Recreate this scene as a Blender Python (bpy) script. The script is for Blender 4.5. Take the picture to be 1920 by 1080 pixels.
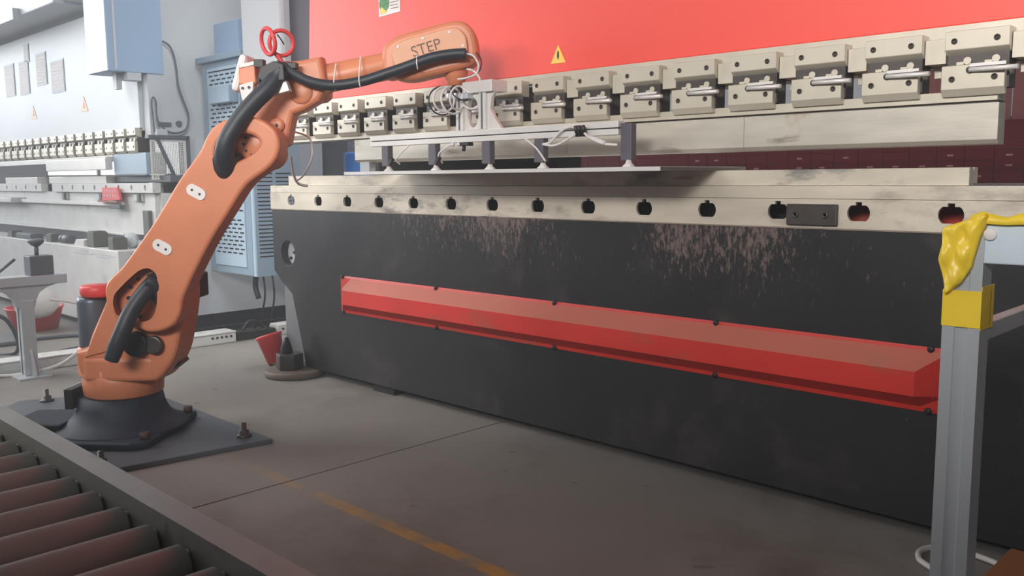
import bpy, math, random
from mathutils import Vector, Matrix
random.seed(7)
S = bpy.context.scene
COL = S.collection
for o in list(bpy.data.objects): bpy.data.objects.remove(o)

# ------------------------------------------------------------------ camera
yaw, pitch, roll = .7811, .1229, -.00855
fwd = Vector((-math.sin(yaw)*math.cos(pitch), math.cos(yaw)*math.cos(pitch), -math.sin(pitch)))
rgt = Vector((math.cos(yaw), math.sin(yaw), 0)); upv = rgt.cross(fwd)
r2 = math.cos(roll)*rgt + math.sin(roll)*upv
u2 = -math.sin(roll)*rgt + math.cos(roll)*upv
cd = bpy.data.cameras.new('camera'); cam = bpy.data.objects.new('camera', cd); COL.objects.link(cam)
cd.sensor_width = 36; cd.lens = 36*1680/1920; cd.clip_start = .02; cd.clip_end = 200
cam.matrix_world = Matrix(((r2.x, u2.x, -fwd.x, 0), (r2.y, u2.y, -fwd.y, 0), (r2.z, u2.z, -fwd.z, 1.15), (0, 0, 0, 1)))
S.camera = cam
# ------------------------------------------------------------------ world, lights, exposure
w = bpy.data.worlds.new('world'); S.world = w; w.use_nodes = True
w.node_tree.nodes['Background'].inputs[0].default_value = (.80, .88, 1, 1)
w.node_tree.nodes['Background'].inputs[1].default_value = .13
def area(name, loc, target, sx, sy, power, color=(1, 1, 1), spread=180):
    l = bpy.data.lights.new(name, 'AREA'); l.shape = 'RECTANGLE'; l.size = sx; l.size_y = sy
    l.energy = power; l.color = color; l.spread = math.radians(spread)
    o = bpy.data.objects.new(name, l); COL.objects.link(o); o.location = loc
    o.rotation_euler = (Vector(target)-Vector(loc)).to_track_quat('-Z', 'Y').to_euler()
    return o
area('window_light', (-13.5, -1.0, 3.2), (-6.5, 2.4, .8), 6, 3.0, 215, (.90, .95, 1), 110)  # unseen area light added to brighten the left side
area('high_lamp_light', (-2.6, -3.4, 3.2), (-1.9, 2.9, 2.1), 5.5, .7, 16, (1, .97, .94), 42)  # added unseen light aimed at the red upper beam
area('hall_lamp_light', (-10.0, -2.6, 3.4), (-8.6, 2.8, 2.0), 4.0, .8, 6, (.93, .97, 1), 48)  # added unseen light that brightens the white press
area('bay_light', (-7.4, -.4, 4.2), (-5.4, 2.2, .7), 3, 1.5, 36, (1, .99, .97), 62)  # unseen light added for a falloff across the floor from the left
area('side_lamp_light', (-1.0, 1.0, 4.6), (-6.5, 3.3, 1.8), 2, 2, 22, (.93, .97, 1), 50)  # unseen light added for the right-facing side of the white press
area('front_lamp_light', (-.6, -2.6, 2.9), (-3.7, 1.9, 1.35), 2.2, .8, 21, (1, .98, .95), 40)  # added light above the viewer, brightens the robot arm
area('right_lamp_light', (.6, -2.4, 2.8), (-.6, 2.9, 1.85), 2.6, .6, 24, (1, .98, .95), 42)  # added light for the right end of the press and the post
area('rear_hall_light', (-4.0, 6.0, 5.2), (-4, 5.5, 0), 8, 2, 300, (.97, .98, 1), 150)
S.view_settings.view_transform = 'Standard'; S.view_settings.look = 'None'
S.view_settings.exposure = 0.0; S.view_settings.gamma = 1; S.view_settings.use_curve_mapping = False

# ------------------------------------------------------------------ materials
def lin(c): 
    c = c/255
    return c/12.92 if c <= .04045 else ((c+.055)/1.055)**2.4
def mat(name, rgb, rough=.5, metal=0., var=.12, scale=6., stretch=(1, 1, 1), bump=0., bscale=None, spots=None, spec=.5, emit=0):
    m = bpy.data.materials.new(name); m.use_nodes = True; n = m.node_tree; b = n.nodes['Principled BSDF']
    c = tuple(lin(v) for v in rgb)
    b.inputs['Roughness'].default_value = rough; b.inputs['Metallic'].default_value = metal
    b.inputs['Specular IOR Level'].default_value = spec
    tc = n.nodes.new('ShaderNodeTexCoord'); mp = n.nodes.new('ShaderNodeMapping'); mp.inputs['Scale'].default_value = stretch
    n.links.new(tc.outputs['Object'], mp.inputs[0])
    no = n.nodes.new('ShaderNodeTexNoise'); no.inputs['Scale'].default_value = scale; no.inputs['Detail'].default_value = 6
    n.links.new(mp.outputs[0], no.inputs['Vector'])
    cr = n.nodes.new('ShaderNodeValToRGB'); cr.color_ramp.elements[0].position = .3; cr.color_ramp.elements[1].position = .7
    cr.color_ramp.elements[0].color = (*[v*(1-var) for v in c], 1); cr.color_ramp.elements[1].color = (*[min(1, v*(1+var)) for v in c], 1)
    n.links.new(no.outputs['Fac'], cr.inputs[0]); out = cr.outputs[0]
    if spots:   # (rgb, scale, threshold, softness, stretch)
        for (sr, ss, th, so, st) in spots:
            mp2 = n.nodes.new('ShaderNodeMapping'); mp2.inputs['Scale'].default_value = st
            n.links.new(tc.outputs['Object'], mp2.inputs[0])
            n2 = n.nodes.new('ShaderNodeTexNoise'); n2.inputs['Scale'].default_value = ss; n2.inputs['Detail'].default_value = 8; n2.inputs['Roughness'].default_value = .65
            n.links.new(mp2.outputs[0], n2.inputs['Vector'])
            mr = n.nodes.new('ShaderNodeMapRange'); mr.inputs[1].default_value = th; mr.inputs[2].default_value = th+so
            n.links.new(n2.outputs['Fac'], mr.inputs[0])
            mx = n.nodes.new('ShaderNodeMix'); mx.data_type = 'RGBA'
            n.links.new(mr.outputs[0], mx.inputs['Factor']); n.links.new(out, mx.inputs['A'])
            mx.inputs['B'].default_value = (*[lin(v) for v in sr], 1); out = mx.outputs['Result']
    n.links.new(out, b.inputs['Base Color'])
    if emit: 
        n.links.new(out, b.inputs['Emission Color']); b.inputs['Emission Strength'].default_value = emit
    if bump:
        bp = n.nodes.new('ShaderNodeBump'); bp.inputs['Strength'].default_value = bump; bp.inputs['Distance'].default_value = .004
        n3 = n.nodes.new('ShaderNodeTexNoise'); n3.inputs['Scale'].default_value = bscale or scale*4; n3.inputs['Detail'].default_value = 5
        n.links.new(mp.outputs[0], n3.inputs['Vector']); n.links.new(n3.outputs['Fac'], bp.inputs['Height']); n.links.new(bp.outputs[0], b.inputs['Normal'])
    m['out'] = ''
    return m
X1 = (1, 1, 1)
ORANGE = mat('orange_paint', (206, 126, 90), .42, 0, .07, 5, spots=[((160, 96, 68), 3, .62, .2, X1)])
ORANGE_D = mat('orange_paint_worn', (176, 98, 68), .5, 0, .15, 8)  # darker orange for the arm pockets, elbow web and studs
RED = mat('red_paint', (230, 78, 66), .42, 0, .03, 1.2)
RED_T = mat('red_trim_paint', (196, 44, 36), .42, 0, .10, 4, spots=[((140, 92, 72), 2.2, .52, .2, (1, 1, 3)), ((110, 84, 60), 14, .68, .08, X1)])
STEEL = mat('machined_steel', (196, 190, 178), .38, .35, .10, 5, (1, 1, 5), spots=[((120, 104, 88), 3.5, .60, .14, (1, 1, 4)), ((150, 112, 70), 1.6, .66, .1, X1)], bump=.08)
STEEL_T = mat('table_steel', (206, 196, 180), .42, .2, .12, 3, (1, 1, 4), spots=[((138, 130, 122), 2.2, .54, .16, (1, 1, 3)), ((96, 98, 104), 1.1, .60, .12, (1, 1, 3)), ((160, 110, 60), 1.8, .68, .08, (1, 1, 5))], bump=.08)
CLAMP = mat('clamp_steel', (198, 190, 174), .36, .25, .05, 9, bump=.05)
CLAMP_D = mat('clamp_dark_steel', (78, 72, 70), .4, .5, .2, 20)
DARK = mat('black_hardware', (34, 32, 33), .45, .2, .2, 20)
BOLT = mat('oily_bolt_head', (62, 54, 48), .4, .3, .2, 60)
VOID = mat('dark_recess', (30, 24, 22), .8, 0, .2, 5)
BED = mat('black_bed_paint', (40, 39, 41), .36, 0, .2, 2.5, spots=[((66, 60, 60), 3, .55, .18, X1)], bump=.05)
def bed_scratches():
    # scuffed, rubbed band under the table edge: wear with a shape of its own
    n = BED.node_tree; b = n.nodes['Principled BSDF']; src = b.inputs['Base Color'].links[0].from_socket
    tc = n.nodes.new('ShaderNodeTexCoord'); sx = n.nodes.new('ShaderNodeSeparateXYZ'); n.links.new(tc.outputs['Object'], sx.inputs[0])
    big = n.nodes.new('ShaderNodeTexNoise'); big.inputs['Scale'].default_value = 1.3; n.links.new(tc.outputs['Object'], big.inputs['Vector'])
    mpp = n.nodes.new('ShaderNodeMapping'); mpp.inputs['Scale'].default_value = (2.2, 1, .8); n.links.new(tc.outputs['Object'], mpp.inputs[0])
    fine = n.nodes.new('ShaderNodeTexNoise'); fine.inputs['Scale'].default_value = 34; fine.inputs['Detail'].default_value = 9; fine.inputs['Roughness'].default_value = .75
    n.links.new(mpp.outputs[0], fine.inputs['Vector'])
    zr = n.nodes.new('ShaderNodeMapRange'); zr.inputs[1].default_value = .68; zr.inputs[2].default_value = .97; n.links.new(sx.outputs['Z'], zr.inputs[0])
    def mth(op, a, c, v=None):
        q = n.nodes.new('ShaderNodeMath'); q.operation = op
        n.links.new(a, q.inputs[0])
        if c is not None: n.links.new(c, q.inputs[1])
        else: q.inputs[1].default_value = v
        return q.outputs[0]
    bb = n.nodes.new('ShaderNodeMapRange'); bb.inputs[1].default_value = .30; bb.inputs[2].default_value = .55; n.links.new(big.outputs['Fac'], bb.inputs[0])
    xa = n.nodes.new('ShaderNodeMapRange'); xa.inputs[1].default_value = -1.9; xa.inputs[2].default_value = -.5; n.links.new(sx.outputs['X'], xa.inputs[0])
    xb = n.nodes.new('ShaderNodeMapRange'); xb.inputs[1].default_value = 1.45; xb.inputs[2].default_value = .95; n.links.new(sx.outputs['X'], xb.inputs[0])
    a = mth('MULTIPLY', zr.outputs[0], bb.outputs[0])
    a = mth('MULTIPLY', mth('MULTIPLY', a, xa.outputs[0]), xb.outputs[0])
    a = mth('MULTIPLY', a, None, .24)
    s = mth('ADD', a, fine.outputs['Fac'])
    mr = n.nodes.new('ShaderNodeMapRange'); mr.inputs[1].default_value = .63; mr.inputs[2].default_value = .74; n.links.new(s, mr.inputs[0])
    f2 = mth('MULTIPLY', mr.outputs[0], None, .52)
    mx = n.nodes.new('ShaderNodeMix'); mx.data_type = 'RGBA'; n.links.new(f2, mx.inputs['Factor']); n.links.new(src, mx.inputs['A'])
    mx.inputs['B'].default_value = (lin(150), lin(128), lin(120), 1); n.links.new(mx.outputs['Result'], b.inputs['Base Color'])
bed_scratches()
FLOOR = mat('concrete', (134, 128, 122), .62, 0, .10, 1.5, spots=[((96, 86, 78), 1.1, .52, .22, X1), ((80, 70, 62), 9, .64, .1, X1)], bump=.15, bscale=18)
WHITE = mat('white_machine_paint', (198, 202, 207), .45, 0, .03, 3)
WHITE_W = mat('worn_white_paint', (205, 204, 202), .5, 0, .08, 5, spots=[((168, 160, 152), 4, .60, .14, X1)])
PALE = mat('pale_grey_panel', (188, 192, 196), .5, 0, .05, 2)
PALE_B = mat('blue_grey_panel', (150, 176, 204), .45, 0, .03, 2)
CAB = mat('blue_grey_cabinet', (180, 202, 220), .45, 0, .05, 3)
CAB_F = mat('cabinet_frame', (144, 164, 182), .45, 0, .05, 3)
GREY = mat('grey_panel', (110, 112, 116), .5, 0, .08, 3)
GREYG = mat('green_grey_panel', (92, 94, 88), .6, 0, .1, 3)
DGREY = mat('dark_grey_metal', (92, 96, 102), .5, .2, .1, 6)
ALU = mat('aluminium', (190, 195, 200), .35, .35, .06, 6, (1, 1, .3))
ALU_W = mat('bright_aluminium', (214, 210, 206), .35, .2, .04, 6)
GALV = mat('conveyor_steel', (156, 154, 148), .38, .35, .12, 4, spots=[((110, 100, 90), 7, .60, .14, X1)])
ROLL = mat('roller_steel', (138, 136, 130), .6, 0, .14, 10, (1, .25, 1), bump=.1)
RUBBER = mat('black_hose', (40, 44, 52), .5, 0, .15, 30)
BASE = mat('dark_blue_casting', (24, 32, 48), .65, 0, .15, 6)
MOTOR = mat('grey_motor', (84, 92, 104), .36, .3, .12, 5, (1, 1, .3))
REDCAP = mat('red_plastic', (206, 62, 60), .45, 0, .08, 6)
MAROON = mat('maroon_cabinet', (128, 42, 50), .5, 0, .06, 2)
LABEL = mat('paper_label', (226, 220, 218), .7, 0, .04, 20)
YEL = mat('yellow_plastic', (240, 206, 60), .35, 0, .08, 6, spots=[((190, 150, 60), 12, .62, .1, X1)], bump=.5, bscale=14)
YELS = mat('yellow_sticker', (240, 196, 84), .5, 0, .03, 8)
BLUE = mat('blue_drum_paint', (40, 110, 190), .45, 0, .05, 4)
HOSEW = mat('white_tube', (214, 208, 206), .4, 0, .03, 10)
BRACKET = mat('dark_plastic', (84, 80, 88), .5, 0, .05, 10)
CARD = mat('brown_cardboard', (150, 92, 48), .8, 0, .06, 8)
WALL = mat('white_wall', (214, 218, 222), .7, 0, .03, .7)
GUARD = mat('beige_mesh_plate', (206, 204, 198), .6, 0, .05, 20)
PINK = mat('pink_red_sign', (214, 84, 88), .5, 0, .05, 12)
GREENP = mat('green_print', (80, 130, 80), .6, 0, .3, 40)
LETTER = mat('grey_lettering', (116, 84, 66), .6, 0, .05, 20)
GLASS = mat('window_pane', (235, 240, 245), .2, 0, .01, 3, emit=1.6)  # emitting pane, added to send light in from the left
LIDMETAL = mat('galvanised_sheet', (198, 200, 204), .25, .5, .04, 3)

# ------------------------------------------------------------------ mesh helpers
class M:
    def __init__(s): s.v = []; s.f = []; s.sm = []
    def add(s, vs, fs, smooth=False):
        k = len(s.v); s.v += [tuple(p) for p in vs]; s.f += [tuple(i+k for i in f) for f in fs]; s.sm += [smooth]*len(fs); return s
    def box(s, x0, x1, y0, y1, z0, z1):
        x0, x1 = sorted((x0, x1)); y0, y1 = sorted((y0, y1)); z0, z1 = sorted((z0, z1))
        return s.add([(x0,y0,z0),(x1,y0,z0),(x1,y1,z0),(x0,y1,z0),(x0,y0,z1),(x1,y0,z1),(x1,y1,z1),(x0,y1,z1)],
                     [(0,3,2,1),(4,5,6,7),(0,1,5,4),(1,2,6,5),(2,3,7,6),(3,0,4,7)])
    def obox(s, c, ax, ay, az, hx, hy, hz):   # oriented box
        c = Vector(c); ax = Vector(ax); ay = Vector(ay); az = Vector(az)
        vs = [c+ax*hx*i+ay*hy*j+az*hz*k for k in (-1, 1) for i, j in ((-1,-1),(1,-1),(1,1),(-1,1))]
        return s.add(vs, [(0,3,2,1),(4,5,6,7),(0,1,5,4),(1,2,6,5),(2,3,7,6),(3,0,4,7)])
    def cyl(s, p0, p1, r0, r1=None, n=20, caps=True):
        p0 = Vector(p0); p1 = Vector(p1); r1 = r0 if r1 is None else r1
        d = (p1-p0).normalized(); a = d.orthogonal().normalized(); b = d.cross(a)
        vs = []
        for p, r in ((p0, r0), (p1, r1)):
            for i in range(n):
                t = 2*math.pi*i/n; vs.append(p+a*math.cos(t)*r+b*math.sin(t)*r)
        s.add(vs, [(i, (i+1) % n, n+(i+1) % n, n+i) for i in range(n)], True)
        if caps:
            k = len(s.v)-2*n
            s.f += [tuple(k+i for i in range(n-1, -1, -1)), tuple(k+n+i for i in range(n))]; s.sm += [False]*2
        return s
    def lathe(s, c, ax, prof, n=32):          # prof: [(radius, along)]
        c = Vector(c); d = Vector(ax).normalized(); a = d.orthogonal().normalized(); b = d.cross(a); vs = []
        for r, h in prof:
            for i in range(n):
                t = 2*math.pi*i/n; vs.append(c+d*h+(a*math.cos(t)+b*math.sin(t))*max(r, 1e-4))
        fs = [(j*n+i, j*n+(i+1) % n, (j+1)*n+(i+1) % n, (j+1)*n+i) for j in range(len(prof)-1) for i in range(n)]
        return s.add(vs, fs, True)
    def tube(s, pts, r, n=10, sub=6, caps=True):
        P = smooth_path([Vector(p) for p in pts], sub)
        R = r if isinstance(r, (list, tuple)) else None
        k0 = len(s.v); a = None; m = len(P)
        for j, p in enumerate(P):
            d = (P[min(j+1, m-1)]-P[max(j-1, 0)]).normalized()
            a = (a-d*a.dot(d)).normalized() if a is not None else d.orthogonal().normalized()
            b = d.cross(a)
            rr = r
            if R:
                t = j/(m-1)*(len(R)-1); i0 = min(int(t), len(R)-2); rr = R[i0]*(1-(t-i0))+R[i0+1]*(t-i0)
            for i in range(n):
                t = 2*math.pi*i/n; s.v.append(tuple(p+a*math.cos(t)*rr+b*math.sin(t)*rr))
        for j in range(m-1):
            for i in range(n): s.f.append((k0+j*n+i, k0+j*n+(i+1) % n, k0+(j+1)*n+(i+1) % n, k0+(j+1)*n+i)); s.sm.append(True)
        if caps:
            s.f += [tuple(k0+i for i in range(n-1, -1, -1)), tuple(k0+(m-1)*n+i for i in range(n))]; s.sm += [False]*2
        return s
    def prism(s, poly, O, U, V, W, w0, w1):   # convex-ish polygon (u,v) extruded along W
        O = Vector(O); U = Vector(U); V = Vector(V); W = Vector(W); n = len(poly)
        vs = [O+U*u+V*v+W*w0 for u, v in poly]+[O+U*u+V*v+W*w1 for u, v in poly]
        return s.add(vs, [tuple(range(n-1, -1, -1)), tuple(range(n, 2*n))]+[(i, (i+1) % n, n+(i+1) % n, n+i) for i in range(n)])
    def quad(s, a, b, c, d): return s.add([a, b, c, d], [(0, 1, 2, 3)])
def smooth_path(P, sub):
    if len(P) < 3 or sub < 2: return P
    out = []
    for i in range(len(P)-1):
        p0 = P[max(i-1, 0)]; p1 = P[i]; p2 = P[i+1]; p3 = P[min(i+2, len(P)-1)]
        for k in range(sub):
            t = k/sub
            out.append(.5*((2*p1)+(p2-p0)*t+(2*p0-5*p1+4*p2-p3)*t*t+(3*p1-p0-3*p2+p3)*t**3))
    out.append(P[-1]); return out
ORG = {}
def org(o): return ORG.get(o.name, Vector((0, 0, 0)))
def link_mesh(me, name, m, parent, origin):
    o = bpy.data.objects.new(name, me); COL.objects.link(o)
    if m: me.materials.append(m)
    if parent is not None: o.parent = parent; ORG[o.name] = org(parent).copy()
    else: o.location = origin; ORG[o.name] = Vector(origin)
    return o
def build(mb, name, m, parent=None, origin=None, bevel=0, seg=2, flip=False):
    if origin is None and parent is None:
        xs = [v[0] for v in mb.v]; ys = [v[1] for v in mb.v]; zs = [v[2] for v in mb.v]
        origin = Vector(((min(xs)+max(xs))/2, (min(ys)+max(ys))/2, min(zs)))
    og = org(parent) if parent is not None else Vector(origin)
    me = bpy.data.meshes.new(name)
    me.from_pydata([tuple(Vector(v)-og) for v in mb.v], [], mb.f); me.update()
    for p, q in zip(me.polygons, mb.sm): p.use_smooth = q
    import bmesh
    bm = bmesh.new(); bm.from_mesh(me); bmesh.ops.recalc_face_normals(bm, faces=bm.faces); bm.to_mesh(me); bm.free()
    o = link_mesh(me, name, m, parent, origin)
    if bevel:
        b = o.modifiers.new('bevel', 'BEVEL'); b.width = bevel; b.segments = seg; b.limit_method = 'ANGLE'; b.angle_limit = math.radians(40)
    return o
def plate(name, outer, holes, O, U, V, W, w0, w1, m, parent=None, bevel=0, origin=None, res=1, smooth_outer=False):
    """flat plate with real cut-outs, (u,v) outline, thickness w0..w1 along W"""
    cu = bpy.data.curves.new('tmp', 'CURVE'); cu.dimensions = '2D'; cu.fill_mode = 'BOTH'
    cu.extrude = max(abs(w1-w0)/2-bevel, .0002); cu.bevel_depth = bevel; cu.bevel_resolution = 2 if bevel else 0
    for k, pts in enumerate([outer]+list(holes)):
        if smooth_outer: pts = [(p.x, p.y) for p in smooth_path([Vector((a, b, 0)) for a, b in list(pts)+[pts[0]]], 4)[:-1]]
        sp = cu.splines.new('POLY'); sp.points.add(len(pts)-1)
        for i, (a, b) in enumerate(pts): sp.points[i].co = (a, b, 0, 1)
        sp.use_cyclic_u = True
    ob = bpy.data.objects.new('tmp', cu); COL.objects.link(ob)
    me = bpy.data.meshes.new_from_object(ob.evaluated_get(bpy.context.evaluated_depsgraph_get()))
    bpy.data.objects.remove(ob); bpy.data.curves.remove(cu)
    me.materials.clear()
    O = Vector(O); U = Vector(U); V = Vector(V); W = Vector(W); wc = (w0+w1)/2
    if parent is None and origin is None: origin = O
    og = org(parent) if parent is not None else Vector(origin)
    for v in me.vertices: v.co = O+U*v.co.x+V*v.co.y+W*(v.co.z+wc)-og
    import bmesh
    bm = bmesh.new(); bm.from_mesh(me); bmesh.ops.remove_doubles(bm, verts=bm.verts, dist=1e-5); bmesh.ops.recalc_face_normals(bm, faces=bm.faces); bm.to_mesh(me); bm.free()
    for p in me.polygons: p.use_smooth = False
    me.name = name
    return link_mesh(me, name, m, parent, origin)
def text(name, body, O, U, V, W, size, m, parent, depth=.001, origin=None, align='CENTER'):
    cu = bpy.data.curves.new('tmp', 'FONT'); cu.body = body; cu.size = size; cu.extrude = depth; cu.align_x = align; cu.align_y = 'CENTER'
    ob = bpy.data.objects.new('tmp', cu); COL.objects.link(ob)
    me = bpy.data.meshes.new_from_object(ob.evaluated_get(bpy.context.evaluated_depsgraph_get()))
    bpy.data.objects.remove(ob); bpy.data.curves.remove(cu); me.materials.clear()
    O = Vector(O); U = Vector(U); V = Vector(V); W = Vector(W); og = org(parent)
    for v in me.vertices: v.co = O+U*v.co.x+V*v.co.y+W*v.co.z-og
    me.name = name
    return link_mesh(me, name, m, parent, O)
def empty(name, loc):
    o = bpy.data.objects.new(name, None); COL.objects.link(o); o.location = loc; o.empty_display_size = .1; ORG[o.name] = Vector(loc); return o
def tag(o, label=None, cat=None, group=None, kind=None):
    if label: o['label'] = label
    if cat: o['category'] = cat
    if group: o['group'] = group
    if kind: o['kind'] = kind
    return o
def copy_part(o, parent, d):
    c = o.copy(); COL.objects.link(c); c.parent = parent; c.location = Vector(o.location)+Vector(d); ORG[c.name] = org(o).copy()
    for ch in list(o.children):
        g = ch.copy(); COL.objects.link(g); g.parent = c
    return c
def build_each(ms, name, m, parent, bevel=0):
    return [build(q, name, m, parent, bevel=bevel) for q in ms]
EX, EY, EZ = Vector((1, 0, 0)), Vector((0, 1, 0)), Vector((0, 0, 1))
def circle(cx, cy, r, n=20, ry=None): return [(cx+r*math.cos(2*math.pi*i/n), cy+(ry or r)*math.sin(2*math.pi*i/n)) for i in range(n)]

# ------------------------------------------------------------------ setting
f = M()
for x0, x1 in ((-16, -2.955), (-2.945, 5)): f.box(x0, x1, -6, 11, -.10, 0)
f.box(-2.955, -2.945, -6, 11, -.10, -.02)
fl = build(f, 'floor', FLOOR, origin=(0, 0, 0)); tag(fl, 'grey dusty concrete floor with a dark joint', kind='structure')
def yellow_line():
    n = FLOOR.node_tree; b = n.nodes['Principled BSDF']; src = b.inputs['Base Color'].links[0].from_socket
    tc = n.nodes.new('ShaderNodeTexCoord'); sx = n.nodes.new('ShaderNodeSeparateXYZ'); n.links.new(tc.outputs['Object'], sx.inputs[0])
    def m(op, a, v=None, c=None):
        q = n.nodes.new('ShaderNodeMath'); q.operation = op; n.links.new(a, q.inputs[0])
        if c is not None: n.links.new(c, q.inputs[1])
        elif v is not None: q.inputs[1].default_value = v
        return q.outputs[0]
    d = m('ABSOLUTE', m('SUBTRACT', sx.outputs['Y'], 1.745))
    line = m('LESS_THAN', d, .028)
    x0 = m('GREATER_THAN', sx.outputs['X'], -3.5)
    no = n.nodes.new('ShaderNodeTexNoise'); no.inputs['Scale'].default_value = 9; no.inputs['Detail'].default_value = 7; n.links.new(tc.outputs['Object'], no.inputs['Vector'])
    mr = n.nodes.new('ShaderNodeMapRange'); mr.inputs[1].default_value = .36; mr.inputs[2].default_value = .60; n.links.new(no.outputs['Fac'], mr.inputs[0])
    fa = n.nodes.new('ShaderNodeMapRange'); fa.inputs[1].default_value = -3.4; fa.inputs[2].default_value = -1.9; fa.inputs[3].default_value = .1; fa.inputs[4].default_value = .85; n.links.new(sx.outputs['X'], fa.inputs[0])
    k = m('MULTIPLY', m('MULTIPLY', m('MULTIPLY', line, c=x0), c=mr.outputs[0]), c=fa.outputs[0])
    mx = n.nodes.new('ShaderNodeMix'); mx.data_type = 'RGBA'; n.links.new(k, mx.inputs['Factor']); n.links.new(src, mx.inputs['A'])
    mx.inputs['B'].default_value = (lin(190), lin(140), lin(50), 1); n.links.new(mx.outputs['Result'], b.inputs['Base Color'])
yellow_line()
tag(build(M().box(-16, 5, 10.9, 11.1, 0, 7), 'wall_back', WALL), 'white rear wall of the workshop hall', kind='structure')
lw = plate('wall_left', [(-6, 0), (11, 0), (11, 7), (-6, 7)], [[(a, 1.2), (a+2.6, 1.2), (a+2.6, 5.6), (a, 5.6)] for a in (-5, -1.6, 1.8, 5.2)],
           (-16, 0, 0), EY, EZ, -EX, 0, .2, WALL, origin=(-16, 2, 0)); tag(lw, 'white left wall with tall windows', kind='structure')
for k, a in enumerate((-5, -1.6, 1.8, 5.2)):  # unseen windows with glowing panes, added as a light source
    wo = empty('window_%d' % (k+1), (-16.1, a+1.3, 1.2)); tag(wo, kind='structure')
    fr = M()
    for q in range(4): fr.box(-16.12, -16.04, a+q*.853-.0, a+q*.853+.05, 1.2, 5.6)
    for q in range(5): fr.box(-16.12, -16.04, a, a+2.6, 1.2+q*1.0875, 1.25+q*1.0875)
    build(fr, 'window_frame', WHITE, wo); build(M().box(-16.10, -16.09, a, a+2.6, 1.2, 5.6), 'pane', GLASS, wo)
tag(build(M().box(5, 5.1, -6, 11, 0, 7), 'wall_right', WALL), 'white right wall behind the viewer', kind='structure')
tag(build(M().box(-16, 5, -6.1, -6, 0, 7), 'wall_front', WALL), 'white wall behind the viewer', kind='structure')
tag(build(M().box(-16, 5, -6, 11, 7, 7.1), 'ceiling', PALE, origin=(0, 0, 7)), 'pale hall ceiling', kind='structure')

hz = bpy.data.materials.new('haze'); hz.use_nodes = True; hn = hz.node_tree; hn.nodes.remove(hn.nodes['Principled BSDF'])
vs_ = hn.nodes.new('ShaderNodeVolumeScatter'); vs_.inputs['Density'].default_value = .028; vs_.inputs['Anisotropy'].default_value = .2; vs_.inputs['Color'].default_value = (.93, .95, 1, 1)
hn.links.new(vs_.outputs[0], hn.nodes['Material Output'].inputs['Volume'])
tag(build(M().box(-15.9, 4.9, -5.9, 10.8, .002, 6.9), 'dust_haze', hz), kind='structure')  # scattering volume added to lift the dark tones
# ------------------------------------------------------------------ clamp shared by both presses
def clamp(parent, x, W, y, z, m, lever=True):
    """returns part 'clamp' with upper jaw; children lower_jaw, middle_block, lever, bolts. y = face plane, z = top of jaw (1.557)"""
    dz = z-1.557
    def Z(a): return a+dz
    prof = lambda pts: [(yy, zz) for yy, zz in pts]
    u = M().prism([(y, Z(1.504)), (y+.022, Z(1.490)), (y+.049, Z(1.490)), (y+.049, Z(1.557)), (y, Z(1.557))], (x, 0, 0), EY, EZ, EX, 0, W)
    c = build(u, 'clamp', m, parent, bevel=.0015, seg=1)
    lo = M().prism([(y-.006, Z(1.392)), (y+.008, Z(1.371)), (y+.0175, Z(1.371)), (y+.0175, Z(1.459)), (y-.006, Z(1.459))], (x, 0, 0), EY, EZ, EX, -.004, W-.006)
    build(lo, 'lower_jaw', m, c, bevel=.0015, seg=1)
    mb = M().prism([(y+.012, Z(1.459)), (y+.0178, Z(1.459)), (y+.0178, Z(1.391)), (y+.075, Z(1.391)), (y+.075, Z(1.4898)), (y+.012, Z(1.4898))], (x, 0, 0), EY, EZ, EX, .006, W-.002)
    build(mb, 'middle_block', CLAMP_D, c)
    for k in (.36, .80):
        s = M().cyl((x+W*k, y+.004, Z(1.471)), (x+W*k, y+.013, Z(1.471)), .0105, n=14)
        build(s, 'adjusting_screw', CLAMP, c)
        build(M().box(x+W*k-.030, x+W*k-.010, y+.007, y+.0125, Z(1.461), Z(1.469)), 'slot_wedge', CLAMP, c)
    if lever:
        for k in (.15, .81):
            for zz in (1.528, 1.42):
                yy = y-(.0 if zz > 1.5 else .006)
                build(M().lathe((x+W*k, yy-.0015, Z(zz)), EY, [(.0088, .002), (.0088, -.0005), (.0052, -.0005), (.0052, .001), (0, .001)], 14), 'bolt_head', BOLT, c)
    else:
        b = M()
        for k in (.15, .81):
            for zz in (1.528, 1.42):
                yy = y-(.0 if zz > 1.5 else .006); b.cyl((x+W*k, yy-.002, Z(zz)), (x+W*k, yy+.001, Z(zz)), .0085, n=8)
        build(b, 'bolt_heads', BOLT, c)['kind'] = 'stuff'
    if lever:
        l = M().cyl((x+W*.44, y-.016, Z(1.443)), (x+W*1.2, y-.030, Z(1.440)), .0068, n=12)
        build(l, 'lever', ALU_W, c)
        sl = M().box(x+W*.41, x+W*.97, y-.0075, y-.004, Z(1.4475), Z(1.4515)).cyl((x+W*.43, y-.012, Z(1.443)), (x+W*.43, y-.005, Z(1.443)), .0095, n=12)
        build(sl, 'lever_slot', DARK, c)
        build(M().box(x+W*.43, x+W*.98, y-.011, y-.004, Z(1.4515), Z(1.4605)), 'lever_guide', ALU_W, c)
    return c

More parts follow.
